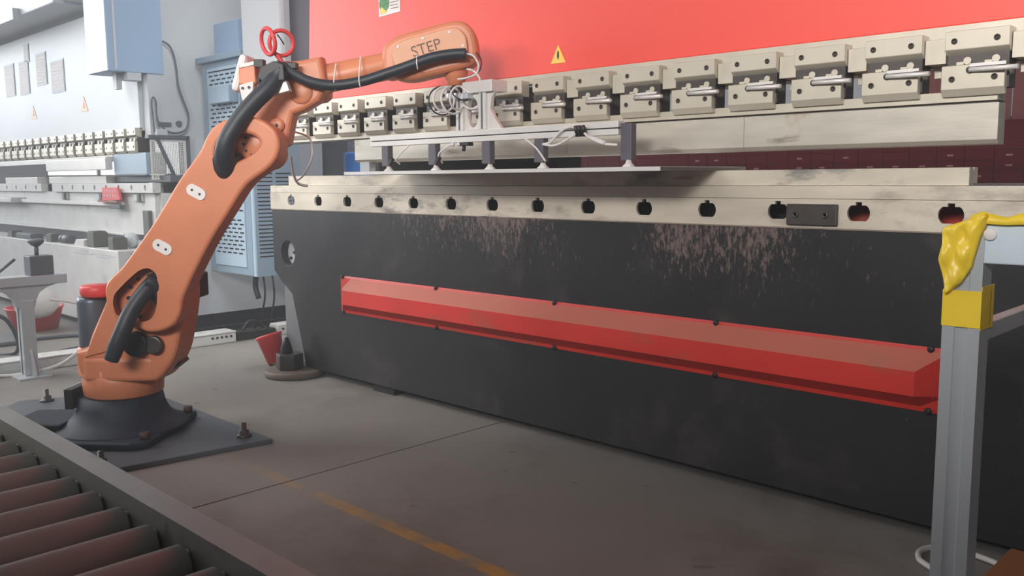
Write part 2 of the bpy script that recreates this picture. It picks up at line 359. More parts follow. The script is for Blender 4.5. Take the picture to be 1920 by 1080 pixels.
# ------------------------------------------------------------------ main press
XR = .45
P1 = empty('press_brake', (-2.3, 3.1, 0)); tag(P1, 'large bending press with glossy red upper beam and black bed with a red hat-shaped strip', 'press')
rb = build(M().prism([(-4.50, 1.587), (XR, 1.587), (XR, 3.3), (-4.36, 3.3)], (0, 0, 0), EX, EZ, EY, 2.895, 3.05), 'upper_beam', RED, P1, bevel=.006)
build(M().box(-4.50, XR, 2.835, 2.893, 1.545, 1.5800), 'beam_edge_strip', CLAMP, P1)
build(M().box(-4.47, XR, 2.905, 3.0, 1.470, 1.541), 'clamp_rail', CLAMP, P1)
first = None
PITCH = .2357; X0 = -4.517
# column and guides at the left end
build(M().box(-5.42, -4.93, 3.0, 3.6, 1.62, 3.3), 'column_cover', mat('light_grey_column', (172, 172, 176), .5, 0, .04, 2), P1, bevel=.02)
build(M().box(-4.93, -4.52, 3.06, 3.5, 1.62, 3.3), 'guide_column', mat('dark_violet_grey', (66, 58, 70), .6), P1)
build(M().box(-5.3, -4.9, 3.95, 4.6, .1, 1.62), 'side_frame', GREYG, P1)
# clamps: from the left end of the beam to its right end
n_cl = 21
cl0 = clamp(P1, X0, .172, 2.785, 1.557, CLAMP)
tab0 = build(M().box(X0+.180, X0+.215, 2.87, 2.93, 1.435, 1.4695), 'tab', CLAMP, P1)
blk0 = build(M().box(X0+8*PITCH+.174, X0+8*PITCH+.2325, 2.806, 2.904, 1.4700, 1.5405), 'spacer_block', CLAMP, P1)
for k in range(-1, n_cl):
    if k == 0: continue
    dx = k*PITCH
    if X0+dx+.17 > XR: break
    copy_part(cl0, P1, (dx, 0, 0)); copy_part(tab0, P1, (dx, 0, 0))
    if k > 8: copy_part(blk0, P1, (dx-8*PITCH, 0, 0))
build(M().box(-4.15, -2.80, 3.12, 3.30, 1.05, 1.30), 'back_gauge_beam', VOID, P1)  # dark box added to blacken the view through the tooling gap
# stickers
pp = build(M().prism([(-3.812, 1.972), (-3.640, 1.978), (-3.640, 2.09), (-3.812, 2.09)], (0, 0, 0), EX, EZ, EY, 2.8925, 2.895), 'paper_notice', LABEL, P1)
build(M().cyl((-3.765, 2.893, 2.035), (-3.765, 2.891, 2.035), .042, n=24), 'printed_disc', GREENP, pp)
b = M()
for k in range(6): b.box(-3.715, -3.655+.005*(k % 2), 2.8915, 2.8927, 2.075-k*.015, 2.0785-k*.015)
build(b, 'print_lines', LETTER, pp)['kind'] = 'stuff'
b = M()
b.prism([(-3.80, 1.985), (-3.74, 1.987), (-3.79, 2.02)], (0, 0, 0), EX, EZ, EY, 2.8905, 2.8927)
build(b, 'printed_patch', YELS, pp)
tr = build(M().prism([(-2.624, 1.627), (-2.540, 1.627), (-2.582, 1.702)], (0, 0, 0), EX, EZ, EY, 2.8925, 2.895), 'warning_triangle', YELS, P1)
tr['label'] = 'yellow warning triangle sticker'
build(M().prism([(-2.588, 1.655), (-2.582, 1.640), (-2.577, 1.655), (-2.578, 1.672), (-2.582, 1.680), (-2.586, 1.672)], (0, 0, 0), EX, EZ, EY, 2.8915, 2.8925), 'flame_mark', DARK, tr)
# bed front plate with a round window near its left end
bo = [(-4.876, .968), (-4.874, .60), (-4.80, .54), (-4.683, .47), (-4.60, .20), (-4.561, .045), (XR, .045), (XR, .968)]
plate('bed_plate', bo, [circle(-4.715, .712, .078, 28)], (0, 0, 0), EX, EZ, EY, 2.854, 2.90, BED, P1, .002)
wd = build(M().cyl((-4.715, 2.93, .712), (-4.715, 2.905, .712), .085, n=28), 'window_plate', PALE, P1)
for a, c in ((.05, .03), (-.03, -.035), (.01, .0), (-.0, .055), (.055, -.02)):
    build(M().cyl((-4.715+a-.012, 2.906, .712+c), (-4.715+a-.012, 2.895, .712+c), .009, n=10), 'window_bolt', DARK, wd)
build(M().box(-4.876, -4.77, 2.92, 3.5, .05, .968), 'bed_side_frame', GREY, P1)
build(M().prism([(-4.80, .05), (-4.64, .05), (-4.72, .42), (-4.80, .50)], (0, 0, 0), EX, EZ, EY, 2.905, 2.925), 'side_gusset', GREY, P1)
build(M().box(-4.77, XR, 2.93, 3.6, .06, .95), 'bed_body', BED, P1)
build(M().box(-4.876, XR, 2.850, 2.92, .9690, .9735), 'weld_seam', mat('seam_metal', (140, 124, 112), .6, 0, .2, 14, spots=[((46, 40, 40), 6, .58, .1, (1, 1, 1))]), P1)
# table front: four plates side by side with keyhole cut-outs
def keyhole(cx, cz):
    w_, h = .038, .026; pts = []
    for i in range(9):
        t = math.radians(-65+i*130/8); pts.append((cx+.014+.0245*math.cos(t), cz+h*math.sin(t)/math.sin(math.radians(65))*1.0 if abs(math.sin(t)) <= 1 else cz))
    right = [(x_, min(max(z_, cz-h), cz+h)) for x_, z_ in pts]
    left = [(2*cx-x_, z_) for x_, z_ in reversed(right)]
    neck = [(cx+.011, cz+h), (cx+.011, cz+h+.0105), (cx-.011, cz+h+.0105), (cx-.011, cz+h)]
    return right+neck+left
HX = [-4.648+.2835*i for i in range(18) if -4.648+.2835*i < XR-.06]
segs = [(-4.878, -3.092), (-3.090, -1.166), (-1.1645, -1.053), (-1.0515, XR)]
for a, c in segs:
    plate('table_plate', [(a, .974), (c, .974), (c, 1.0685), (a, 1.0685)], [keyhole(h, 1.025) for h in HX if a < h < c],
          (0, 0, 0), EX, EZ, EY, 2.848, 2.860, STEEL_T, P1, .0008)
build(M().box(-4.878, XR, 2.850, 3.10, 1.0700, 1.1125), 'table_top', STEEL_T, P1, bevel=.002)
build(M().box(-4.85, -1.55, 2.99, 3.02, .975, 1.069), 'table_web', VOID, P1)
build(M().box(-1.55, XR, 2.99, 3.02, .975, 1.069), 'table_web', RED_T, P1)['label'] = 'red painted inner web'
bp = build(M().box(-1.490, -1.312, 2.832, 2.847, .982, 1.053), 'stop_plate', CLAMP_D, P1, bevel=.003)
for xx in (-1.455, -1.35): build(M().lathe((xx, 2.830, 1.018), EY, [(.011, .003), (.011, -.004), (.006, -.004), (.006, .002), (0, .002)], 16), 'bolt_head', CLAMP_D, bp)
# red hat-section strip
xs0, xs1 = -4.152, -.945
t = M()
yf, ym = 2.852, 2.790
def ring(x, hz): return [(x, yf, .410), (x, yf-.004, .426), (x, hz, .468), (x, hz, .545), (x, yf-.004, .604), (x, yf, .616)]
rows = [ring(xs0-.012, yf-.004), ring(xs0, yf-.005), ring(xs0+.085, ym), ring(-1.025, ym), ring(xs1-.004, yf-.005), ring(xs1+.008, yf-.003)]
vs = [v for r in rows for v in r]
t.add(vs, [(j*6+i, j*6+i+1, (j+1)*6+i+1, (j+1)*6+i) for j in range(5) for i in range(5)])
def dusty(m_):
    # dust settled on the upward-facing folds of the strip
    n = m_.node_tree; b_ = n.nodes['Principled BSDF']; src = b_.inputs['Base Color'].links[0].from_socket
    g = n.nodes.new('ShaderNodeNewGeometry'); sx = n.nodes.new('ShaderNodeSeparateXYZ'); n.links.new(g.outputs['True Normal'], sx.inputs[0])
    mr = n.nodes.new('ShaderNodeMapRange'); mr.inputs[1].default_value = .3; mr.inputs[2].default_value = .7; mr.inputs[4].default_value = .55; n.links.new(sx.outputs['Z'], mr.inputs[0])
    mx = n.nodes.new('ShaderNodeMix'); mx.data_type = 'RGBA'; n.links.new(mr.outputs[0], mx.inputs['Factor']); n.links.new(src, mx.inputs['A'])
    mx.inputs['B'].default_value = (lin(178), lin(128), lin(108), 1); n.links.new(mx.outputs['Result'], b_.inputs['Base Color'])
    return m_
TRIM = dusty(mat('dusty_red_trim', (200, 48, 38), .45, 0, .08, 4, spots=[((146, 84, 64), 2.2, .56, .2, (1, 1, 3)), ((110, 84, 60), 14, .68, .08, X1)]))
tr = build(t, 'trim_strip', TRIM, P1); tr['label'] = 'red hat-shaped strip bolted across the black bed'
so = tr.modifiers.new('solid', 'SOLIDIFY'); so.thickness = .002; so.offset = 0
for xx in (-4.146, -3.352, -2.566, -1.765, -1.0):
    for zz in (.611, .415):
        build(M().lathe((xx, 2.847, zz), EY, [(.011, .004), (.011, -.004), (.006, -.006), (0, -.006)], 10), 'bolt', DARK, tr)
# levelling foot under the left end
ft = build(M().lathe((-4.58, 2.79, 0), EZ, [(0, .0), (.170, .0), (.175, .012), (.175, .034), (.165, .042), (0, .042)], 40), 'levelling_foot', mat('rusty_foot', (104, 92, 80), .6, .1, .2, 9), P1)
build(M().cyl((-4.585, 2.76, .042), (-4.585, 2.76, .135), .082, n=6), 'hexagonal_nut', CLAMP_D, ft, bevel=.006)
build(M().lathe((-4.60, 2.75, .135), EZ, [(.036, 0), (.034, .03), (.024, .06), (.014, .09), (0, .094)], 18), 'screw_tip', DARK, ft)
build(M().box(-3.92, -3.74, 2.87, 3.1, 0, .06), 'bed_shim', VOID, P1)
build(M().box(-.9, .3, 2.95, 3.4, 0, .06), 'bed_shim', VOID, P1)

# lower tooling rail hanging from the clamps and the die
pn = empty('upper_tool', (-2.4, 2.85, 1.23)); tag(pn, 'long flat steel upper tool held under the row of clamps', 'tool')
for a, c in ((-3.93, -2.45), (-2.449, -1.64), (-1.639, -.832)):
    build(M().prism([(2.800, 1.350), (2.800, 1.246), (2.812, 1.234), (2.86, 1.232), (2.86, 1.350)], (0, 0, 0), EY, EZ, EX, a, c), 'blade', STEEL, pn, bevel=.001, seg=1)
build(M().box(-4.62, -.838, 2.803, 2.87, 1.3565, 1.3865), 'holder_rail', CLAMP, pn, bevel=.001, seg=1)
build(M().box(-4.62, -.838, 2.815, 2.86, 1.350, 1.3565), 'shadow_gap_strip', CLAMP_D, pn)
build(M().box(-3.90, -3.82, 2.81, 2.85, 1.1800, 1.236), 'tool_tang', PALE, pn)
dn = build(M().prism([(2.872, 1.1135), (2.945, 1.1135), (2.945, 1.168), (2.915, 1.168), (2.910, 1.158), (2.905, 1.168), (2.872, 1.168)], (0, 0, 0), EY, EZ, EX, -4.706, -.924), 'die_rail', STEEL_T, None, bevel=.001, seg=1)
tag(dn, 'long steel die rail lying on the table of the red press', 'tool')
ds = build(M().box(-.915, XR, 2.88, 2.93, 1.1135, 1.121), 'table_shim', CLAMP_D); tag(ds, 'thin dark steel strip on the table right of the die rail', 'strip')

# ------------------------------------------------------------------ behind the main press
mc = empty('drawer_cabinet', (-1.6, 4.6, 0)); tag(mc, 'maroon metal drawer cabinet with white label holders seen behind the red press', 'cabinet')
build(M().box(-4.6, -.45, 4.22, 4.9, 0, 1.375), 'body', MAROON, mc)
lab = [(-1.20, 1.323), (-1.20, 1.276), (-1.192, 1.228), (-1.2, 1.183), (-1.198, 1.142)]
for x in (-1.318, -1.437, -1.552, -1.708, -2.06, -2.318, -2.439, -2.68, -2.80, -3.0, -3.2): lab += [(x, 1.231), (x, 1.187)]
xs = sorted({round(a, 2) for a, c in lab})
d0 = build(M().box(-1.2585, -1.1425, 4.214, 4.221, 1.2035, 1.2475), 'drawer', MAROON, mc)
lb = build(M().box(-1.213, -1.187, 4.210, 4.214, 1.223, 1.231), 'label_holder', LABEL, d0)
for i in range(28):
    for zz in (1.320, 1.274, 1.228, 1.182, 1.136):
        dx = .119-i*.119; dz = zz-1.2255
        if abs(dx) < 1e-6 and abs(dz) < .004: continue
        c = copy_part(d0, mc, (dx, 0, dz))
        if random.random() < .45:
            for g in list(c.children): bpy.data.objects.remove(g)
gp = empty('grey_cabinet', (-6.5, 4.6, 0)); 
tag(gp, 'grey steel cabinet seen between bed and clamps left of the gripper', 'cabinet')
build(M().box(-6.86, -6.42, 4.5, 4.9, 0, 1.52), 'door', GREY, gp); build(M().box(-6.90, -6.86, 4.46, 4.9, 0, 1.5), 'door_frame', ALU, gp)
gg = build(M().box(-7.5, -6.95, 4.55, 4.9, 0, 1.53), 'green_grey_locker', GREYG); tag(gg, 'dull green-grey locker behind the robot elbow', 'locker')
bl = build(M().lathe((-6.28, 4.5, 0), EZ, [(0, 0), (.11, 0), (.115, .02), (.115, .45), (.12, .46), (.12, .48), (.115, .49), (.115, .9), (.12, .91), (.115, .93), (.115, 1.35), (.10, 1.37), (0, 1.37)], 28), 'blue_drum', BLUE); tag(bl, 'blue drum behind the left end of the upper tool', 'drum')
rg = empty('rear_guard', (-1.1, 4.4, 1.376)); tag(rg, 'grey metal panels standing on top of the maroon drawer cabinet at the right edge', 'guard')
for x0_, x1_ in ((-1.62, -1.262), (-1.254, -.86)): build(M().box(x0_, x1_, 4.4, 4.42, 1.376, 1.66), 'panel', PALE, rg)
build(M().box(-1.60, -.88, 4.42, 4.46, 1.376, 1.40), 'support_bar', DGREY, rg)

# red plastic bucket tipped behind the levelling foot
rk = M(); ax = Vector((-.30, -.1, .9)).normalized(); rk.lathe((-4.905, 2.862, .018), ax, [(0, 0), (.055, 0), (.075, .16), (.082, .165), (.082, .18), (.070, .18), (.05, .01), (0, .01)], 20)
tag(build(rk, 'plastic_bucket', REDCAP), 'small red plastic bucket tipped on the floor behind the press foot', 'bucket')

# ------------------------------------------------------------------ vacuum gripper and sheet
sh = M().box(-3.60, -1.775, 2.50, 3.05, 1.1805, 1.1822).box(-3.60, -1.775, 2.50, 2.502, 1.1680, 1.1805)
sh.box(-3.60, -1.775, 3.048, 3.05, 1.1700, 1.1805)
tag(build(sh, 'metal_sheet', ALU_W, bevel=0), 'thin bright metal sheet held by suction cups over the die', 'sheet')
G = empty('vacuum_gripper', (-2.75, 2.6, 1.18)); tag(G, 'aluminium bar gripper with suction cups hanging from the robot wrist', 'gripper')
build(M().box(-3.487, -2.010, 2.572, 2.612, 1.324, 1.347), 'upper_rail', ALU_W, G, bevel=.002)
build(M().box(-3.487, -2.010, 2.572, 2.612, 1.298, 1.320), 'lower_rail', ALU_W, G, bevel=.002)
build(M().box(-3.48, -2.015, 2.580, 2.605, 1.319, 1.325), 'rail_groove', DARK, G)
for x, zt in ((-3.378, 1.298), (-3.041, 1.298), (-2.699, 1.298), (-2.401, 1.298), (-1.985, 1.338)):
    y0 = 2.575 if x < -2 else 2.585
    br = build(M().box(x-.024, x+.024, y0, y0+.03, 1.207, zt), 'drop_bracket', BRACKET, G, bevel=.002)
    build(M().lathe((x+.01, 2.59, 1.1823), EZ, [(.001, 0), (.022, 0), (.024, .003), (.012, .014), (.009, .026), (.001, .026)], 18), 'suction_cup', HOSEW, br)
# mounting frame: head plate, two uprights, arched web and gusset
fr0 = 2.585; fr1 = 2.610
build(M().box(-2.832, -2.655, 2.57, 2.66, 1.497, 1.545), 'head_plate', ALU_W, G, bevel=.003)
plate('arched_web', [(-2.845, 1.3475), (-2.62, 1.3475), (-2.655, 1.385), (-2.685, 1.43), (-2.676, 1.475), (-2.655, 1.496), (-2.845, 1.496)],
      [circle(-2.787, 1.419, .034, 28, .062)], (0, 0, 0), EX, EZ, EY, fr0+.004, fr1-.004, ALU_W, G, .001)
for x0, x1 in ((-2.882, -2.838), (-2.742, -2.700)):
    up = build(M().box(x0, x1, fr0-.008, fr1+.02, 1.3475, 1.4965), 'upright', ALU_W, G, bevel=.002)
    build(M().box((x0+x1)/2-.0045, (x0+x1)/2+.0045, fr0-.0095, fr0-.0075, 1.350, 1.494), 'profile_slot', DGREY, up)
# wrist adaptor under the flange
# hoses, fittings
VT = [([(-3.30, 2.60, 1.215), (-3.28, 2.565, 1.235), (-3.24, 2.56, 1.262), (-3.20, 2.58, 1.300)], .004),
      ([(-3.0, 2.60, 1.215), (-2.985, 2.565, 1.245), (-2.95, 2.56, 1.27), (-2.90, 2.58, 1.300)], .004),
      ([(-2.36, 2.57, 1.21), (-2.40, 2.56, 1.262), (-2.46, 2.56, 1.30)], .004),
      ([(-2.36, 2.555, 1.275), (-2.30, 2.55, 1.268), (-2.24, 2.55, 1.285), (-2.18, 2.555, 1.318), (-2.22, 2.556, 1.334), (-2.27, 2.557, 1.32), (-2.32, 2.556, 1.282), (-2.36, 2.555, 1.275)], .0045),
      ([(-2.16, 2.555, 1.315), (-2.12, 2.55, 1.290), (-2.06, 2.55, 1.268), (-2.01, 2.57, 1.262)], .005)]
for p_, r_ in VT: build(M().tube(p_, r_, 8), 'vacuum_tube', HOSEW, G)
build(M().cyl((-2.13, 2.552, 1.295), (-2.05, 2.552, 1.268), .008, n=10), 'tube_sleeve', HOSEW, G)
for x in (-3.325, -2.995): build(M().obox((x, 2.57, 1.225), Vector((.6, 0, .8)), EY, Vector((-.8, 0, .6)), .018, .008, .007), 'elbow_fitting', DARK, G)
for x in (-2.19, -2.175, -2.155): build(M().cyl((x, 2.56, 1.30), (x+.004, 2.545, 1.335), .008, n=8), 'push_fitting', DARK, G)
build(M().box(-2.86, -2.80, 2.57, 2.60, 1.283, 1.298).cyl((-2.83, 2.575, 1.285), (-2.828, 2.57, 1.262), .008, n=10), 'manifold', DARK, G)
for x in (-2.90, -2.86): build(M().cyl((x, 2.575, 1.298), (x, 2.573, 1.283), .008, n=10), 'silencer', ALU_W, G)

# ------------------------------------------------------------------ robot
A = Vector((-4.05, 1.57, 0)); e1 = Vector((.7506, .6608, 0)); e2 = Vector((.6608, -.7506, 0))
R = empty('robot_arm', A); tag(R, 'orange six-axis robot arm on dark blue pedestal reaching over the die of the red press', 'robot')
def L(u, z, w=0): return A+e1*u+e2*w+EZ*z
def rp(name, outer, holes, w0, w1, m, parent=R, bevel=.01, sm=False): return plate(name, outer, holes, A, e1, EZ, e2, w0, w1, m, parent, bevel, smooth_outer=sm)
# floor plate, pedestal
fp = build(M().prism([(-5.02, 1.42), (-4.7, 1.15), (-3.55, 1.18), (-3.44, 1.97), (-4.75, 1.98)], (0, 0, 0), EX, EY, EZ, 0, .022), 'floor_plate', DGREY, R, bevel=.003)
for x, y in ((-3.56, 1.90), (-4.9, 1.52), (-3.60, 1.30), (-4.62, 1.90)):
    build(M().lathe((x, y, .022), EZ, [(0, 0), (.034, 0), (.034, .008), (.022, .010), (.022, .028), (.012, .030), (.012, .062), (0, .064)], 10), 'anchor_bolt', CLAMP_D, fp)
pd = build(M().lathe(A+EZ*.05, EZ, [(0, 0), (.285, 0), (.275, .012), (.235, .03), (.205, .058), (.185, .10), (.176, .148), (0, .150)], 48), 'pedestal', BASE, R)
build(M().prism([(.245, -.24), (.245, .27), (.18, .31), (-.22, .31), (-.30, .22), (-.46, .20), (-.49, .14), (-.49, -.20), (-.44, -.25), (.20, -.25)], A, e1, e2, EZ, .022, .056), 'base_flange', BASE, R, bevel=.012, seg=3)
build(M().prism([(-.18, -.12), (-.20, .16), (-.44, .15), (-.46, .10), (-.46, -.10)], A, e1, e2, EZ, .056, .092), 'rear_cover', BASE, R, bevel=.012, seg=3)
RB = mat('rust_bolt', (70, 50, 44), .6, .2, .2, 9)
for u, v in ((.215, -.20), (.215, .24), (-.27, .26), (-.25, -.22)):
    p = A+e1*u+e2*v; build(M().cyl((p.x, p.y, .056), (p.x, p.y, .086), .022, n=6), 'base_bolt', RB, R)
build(M().obox(L(-.180, .195, .03), e1, e2, EZ, .020, .09, .045), 'connector_box', DARK, R, bevel=.004)
build(M().obox(L(-.203, .195, .04), e1, e2, EZ, .004, .07, .045), 'connector_lid', ALU, R, bevel=.002)
sk = build(M().obox(L(-.30, .045, .225), e1, e2, EZ, .035, .0025, .022), 'warning_label', YELS, R)
# turntable
build(M().lathe(A+e1*.015+EZ*.2, EZ, [(0, .002), (.160, .002), (.168, .010), (.172, .06), (.172, .13), (0, .13)], 48), 'turning_ring', ORANGE, R)
body = [(-.095, .40), (-.092, .355), (-.07, .315), (.0, .305), (.2, .305), (.24, .315), (.27, .348), (.298, .388), (.318, .44), (.335, .509), (.350, .578), (.362, .659), (.358, .728), (.335, .765), (.30, .79), (.21, .79), (.13, .74), (.07, .66), (.045, .61), (-.019, .485), (-.05, .415)]
rp('carousel', body, [], -.03, .155, ORANGE, bevel=.022, sm=True)
build(M().prism([(-.17, -.12), (-.12, -.15), (.05, -.16), (.17, -.12), (.215, 0), (.24, .155), (.05, .175), (-.075, .165), (-.145, .09), (-.17, .0)], A, e1, e2, EZ, .285, .395), 'carousel_deck', ORANGE, R, bevel=.02, seg=3)
rp('side_cheek', [(-.06, .40), (.06, .655), (.10, .655), (.16, .60), (.05, .43)], [], .135, .165, ORANGE, bevel=.006)
mt = build(M().lathe(L(-.142, .39, -.08), EZ, [(0, 0), (.072, 0), (.074, .02), (.074, .215), (.070, .235), (.060, .24), (0, .24)], 32), 'motor', MOTOR, R)
build(M().lathe(L(-.105, .632, -.06), EZ, [(0, 0), (.072, 0), (.080, .012), (.080, .042), (.074, .050), (0, .052)], 32), 'motor_cap', REDCAP, mt)
build(M().lathe(L(-.142, .375, -.08), EZ, [(0, 0), (.082, 0), (.082, .022), (0, .022)], 24), 'motor_seat', ORANGE, mt)
build(M().obox(L(.350, .685, -.06), e1, e2, EZ, .035, .05, .055), 'rear_motor', DARK, R, bevel=.008)
build(M().obox(L(.330, .755, -.06), e1, e2, EZ, .02, .03, .012), 'motor_plug', DARK, R, bevel=.004)
build(M().obox(L(.262, .335, .02), (e1*.8+EZ*.6), e2, (EZ*.8-e1*.6), .05, .05, .02), 'end_stop', mat('brown_stop', (92, 50, 40), .5, 0, .1, 8), R, bevel=.006)
b = build(M().cyl(L(.17, .455, .155), L(.17, .455, .195), .055, n=24), 'seal_cover', DARK, R, bevel=.008)
build(M().cyl(L(.245, .450, .155), L(.245, .450, .185), .04, n=24), 'cover_cap', CLAMP_D, R, bevel=.006)
# shoulder joint
build(M().lathe(L(.245, .655, .14), e2, [(0, -.02), (.155, -.02), (.155, .02), (.14, .035), (0, .035)], 40), 'shoulder_hub', ORANGE, R)
for k in range(12):
    t = 2*math.pi*k/12; build(M().cyl(L(.245+.095*math.cos(t), .655+.095*math.sin(t), .17), L(.245+.095*math.cos(t), .655+.095*math.sin(t), .184), .008, n=8), 'hub_bolt', DARK, R)
# lower arm
arm = [(.094,.646),(.092,.696),(.113,.732),(.167,.781),(.231,.859),(.301,.948),(.37,1.047),(.431,1.139),(.492,1.214),(.532,1.268),(.56,1.322),(.588,1.354),(.627,1.375),(.683,1.389),(.745,1.384),(.792,1.362),(.824,1.327),(.831,1.282),(.814,1.237),(.779,1.201),(.736,1.172),(.699,1.145),(.659,1.098),(.61,1.026),(.55,.94),(.5,.86),(.455,.78),(.419,.713),(.394,.657),(.381,.6),(.351,.557),(.299,.535),(.253,.532),(.212,.548),(.162,.557),(.122,.59)]
h1 = [(.119,.592),(.110,.634),(.118,.675),(.145,.705),(.185,.742),(.227,.775),(.264,.787),(.292,.775),(.306,.747),(.303,.691),(.296,.623),(.275,.580),(.240,.562),(.185,.567)]
h2 = [(.561,1.250),(.570,1.292),(.592,1.322),(.622,1.345),(.66,1.355),(.722,1.350),(.765,1.328),(.780,1.293),(.757,1.255),(.715,1.228),(.672,1.207),(.64,1.190),(.600,1.188),(.570,1.203)]
rp('lower_arm', arm, [h1, h2], .150, .235, ORANGE, bevel=.016, sm=True)
ins = [(.245+(u-.245)*.97 if z < .9 else .69+(u-.69)*.97, z) for u, z in arm]
rp('arm_backing', arm, [], .09, .150, ORANGE, bevel=.008, sm=True)
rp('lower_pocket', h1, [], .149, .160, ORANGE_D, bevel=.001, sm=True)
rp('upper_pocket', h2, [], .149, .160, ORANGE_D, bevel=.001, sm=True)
for u, z in ((.492, 1.101), (.337, .875)):
    d = Vector((.86, -.5)); pts = []
    for k in range(16):
        t = 2*math.pi*k/16; cx = .018 if math.cos(t) > 0 else -.018
        a = cx+.024*math.cos(t); c = .024*math.sin(t); pts.append((u+a*d.x-c*d.y, z+a*d.y+c*d.x))
    bg = rp('cover_badge', pts, [], .235, .240, LABEL, bevel=.001)
    for s_ in (-1, 1): build(M().cyl(L(u+s_*.018*d.x, z+s_*.018*d.y, .240), L(u+s_*.018*d.x, z+s_*.018*d.y, .243), .005, n=8), 'badge_screw', DARK, bg)
# elbow joint
build(M().lathe(L(.685, 1.28, .08), e2, [(0, -.10), (.10, -.10), (.108, -.08), (.118, .03), (0, .03)], 40), 'elbow_hub', ORANGE, R)
build(M().lathe(L(.715, 1.295, .15), e2, [(0, 0), (.07, 0), (.07, .02), (.055, .03), (0, .03)], 32), 'elbow_cap', ORANGE, R)
for k in range(10):
    t = 2*math.pi*k/10; build(M().cyl(L(.725+.045*math.cos(t), 1.295+.045*math.sin(t), .175), L(.725+.045*math.cos(t), 1.295+.045*math.sin(t), .184), .006, n=8), 'cap_bolt', DARK, R)
build(M().lathe(L(.735, 1.26, .02), e2, [(0, -.05), (.065, -.05), (.07, -.03), (.07, .05), (.055, .07), (0, .07)], 28), 'elbow_motor_housing', ORANGE, R)
rp('elbow_body', [(.66, 1.33), (.69, 1.42), (.70, 1.50), (.745, 1.595), (.80, 1.62), (.893, 1.62), (.975, 1.633), (.985, 1.58), (.99, 1.530), (.965, 1.488), (.90, 1.452), (.85, 1.435), (.835, 1.38), (.82, 1.31), (.75, 1.27)],
   [[(.775, 1.345), (.768, 1.41), (.80, 1.425), (.815, 1.40), (.80, 1.34)]], .0, .10, ORANGE, bevel=.02)
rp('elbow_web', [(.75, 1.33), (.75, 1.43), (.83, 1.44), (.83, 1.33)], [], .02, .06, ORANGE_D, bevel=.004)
build(M().lathe(L(.99, 1.563, .0), (e1*.986+EZ*.165).normalized(), [(0, -.12), (.085, -.12), (.088, -.02), (.078, 0), (0, 0)], 32), 'elbow_collar', ORANGE, R)
build(M().lathe(L(.905, 1.51, .085), e2, [(0, 0), (.052, 0), (.05, .015), (.04, .022), (0, .022)], 28), 'gear_cover', ORANGE, R)
build(M().lathe(L(.80, 1.375, .10), e2, [(0, 0), (.030, 0), (.030, .012), (.012, .014), (0, .014)], 20), 'joint_cap', ORANGE, R)
build(M().cyl(L(.80, 1.375, .114), L(.80, 1.375, .119), .007, n=8), 'joint_bolt', DARK, R)
for u, z in ((.79, 1.315), (.80, 1.27), (.785, 1.235)): build(M().cyl(L(u, z, .06), L(u, z, .13), .014, n=12), 'stud', ORANGE_D, R)
# white motor plates and orange block on the elbow
build(M().obox(L(.640, 1.595, .03), (e1*.95-EZ*.3), e2, (EZ*.95+e1*.3), .018, .07, .080), 'white_motor', LABEL, R, bevel=.02)
build(M().obox(L(.685, 1.585, .09), e1, e2, EZ, .035, .03, .04), 'orange_block', ORANGE, R, bevel=.004)
wp = build(M().prism([(.652, 1.54), (.715, 1.555), (.705, 1.47), (.675, 1.45), (.66, 1.49)], A, e1, EZ, e2, .08, .13), 'white_plate', LABEL, R, bevel=.003)
for u, z in ((.668, 1.527), (.695, 1.530)): build(M().cyl(L(u, z, .13), L(u, z, .134), .006, n=8), 'plate_screw', DARK, wp)
build(M().prism([(.655, 1.625), (.72, 1.637), (.718, 1.622), (.656, 1.61)], A, e1, EZ, e2, .06, .125), 'white_plate', LABEL, R)
build(M().prism([(.775, 1.48), (.805, 1.545), (.868, 1.556), (.884, 1.508)], A, e1, EZ, e2, .15, .19), 'silver_bracket', ALU_W, R, bevel=.003)
# cable clamp and twin red rings
ck = M(); ck.prism([(.775, 1.60), (.83, 1.625), (.868, 1.61), (.872, 1.55), (.83, 1.545), (.79, 1.54), (.76, 1.56)], A, e1, EZ, e2, .13, .215)
ck.obox(L(.745, 1.625, .13), e1, e2, EZ, .02, .02, .016).tube([L(.75, 1.61, .14), L(.755, 1.58, .14), L(.74, 1.555, .14), L(.75, 1.535, .14)], .009, 8)
ck.tube([L(.79, 1.615, .13), L(.77, 1.60, .13), L(.765, 1.565, .13), L(.75, 1.545, .13)], .010, 8)
ck.obox(L(.89, 1.612, .15), e1, e2, EZ, .018, .02, .012)
build(ck, 'cable_clamp', DARK, R, bevel=.004)
def ringpts(cu, cz, ru, rz, w, dw, tilt):
    out = []
    for k in range(25):
        t = 2*math.pi*k/24; a = ru*math.cos(t); c = rz*math.sin(t)
        out.append(L(cu+a*math.cos(tilt)-c*math.sin(tilt), cz+a*math.sin(tilt)+c*math.cos(tilt), w+dw*math.cos(t)))
    return out
build(M().tube(ringpts(.803, 1.705, .036, .052, .19, .03, .25), .0085, 10, 1, False), 'red_ring', REDCAP, R)
build(M().tube(ringpts(.848, 1.702, .040, .050, .16, -.03, -.2), .0085, 10, 1, False), 'red_ring', REDCAP, R)
build(M().tube([L(.83, 1.655, .18), L(.845, 1.635, .175), L(.855, 1.615, .17)], .009, 8), 'ring_stem', REDCAP, R)
build(M().tube([L(.835, 1.735, .17), L(.85, 1.715, .17), L(.862, 1.695, .17)], .003, 6), 'ring_wire', DARK, R)
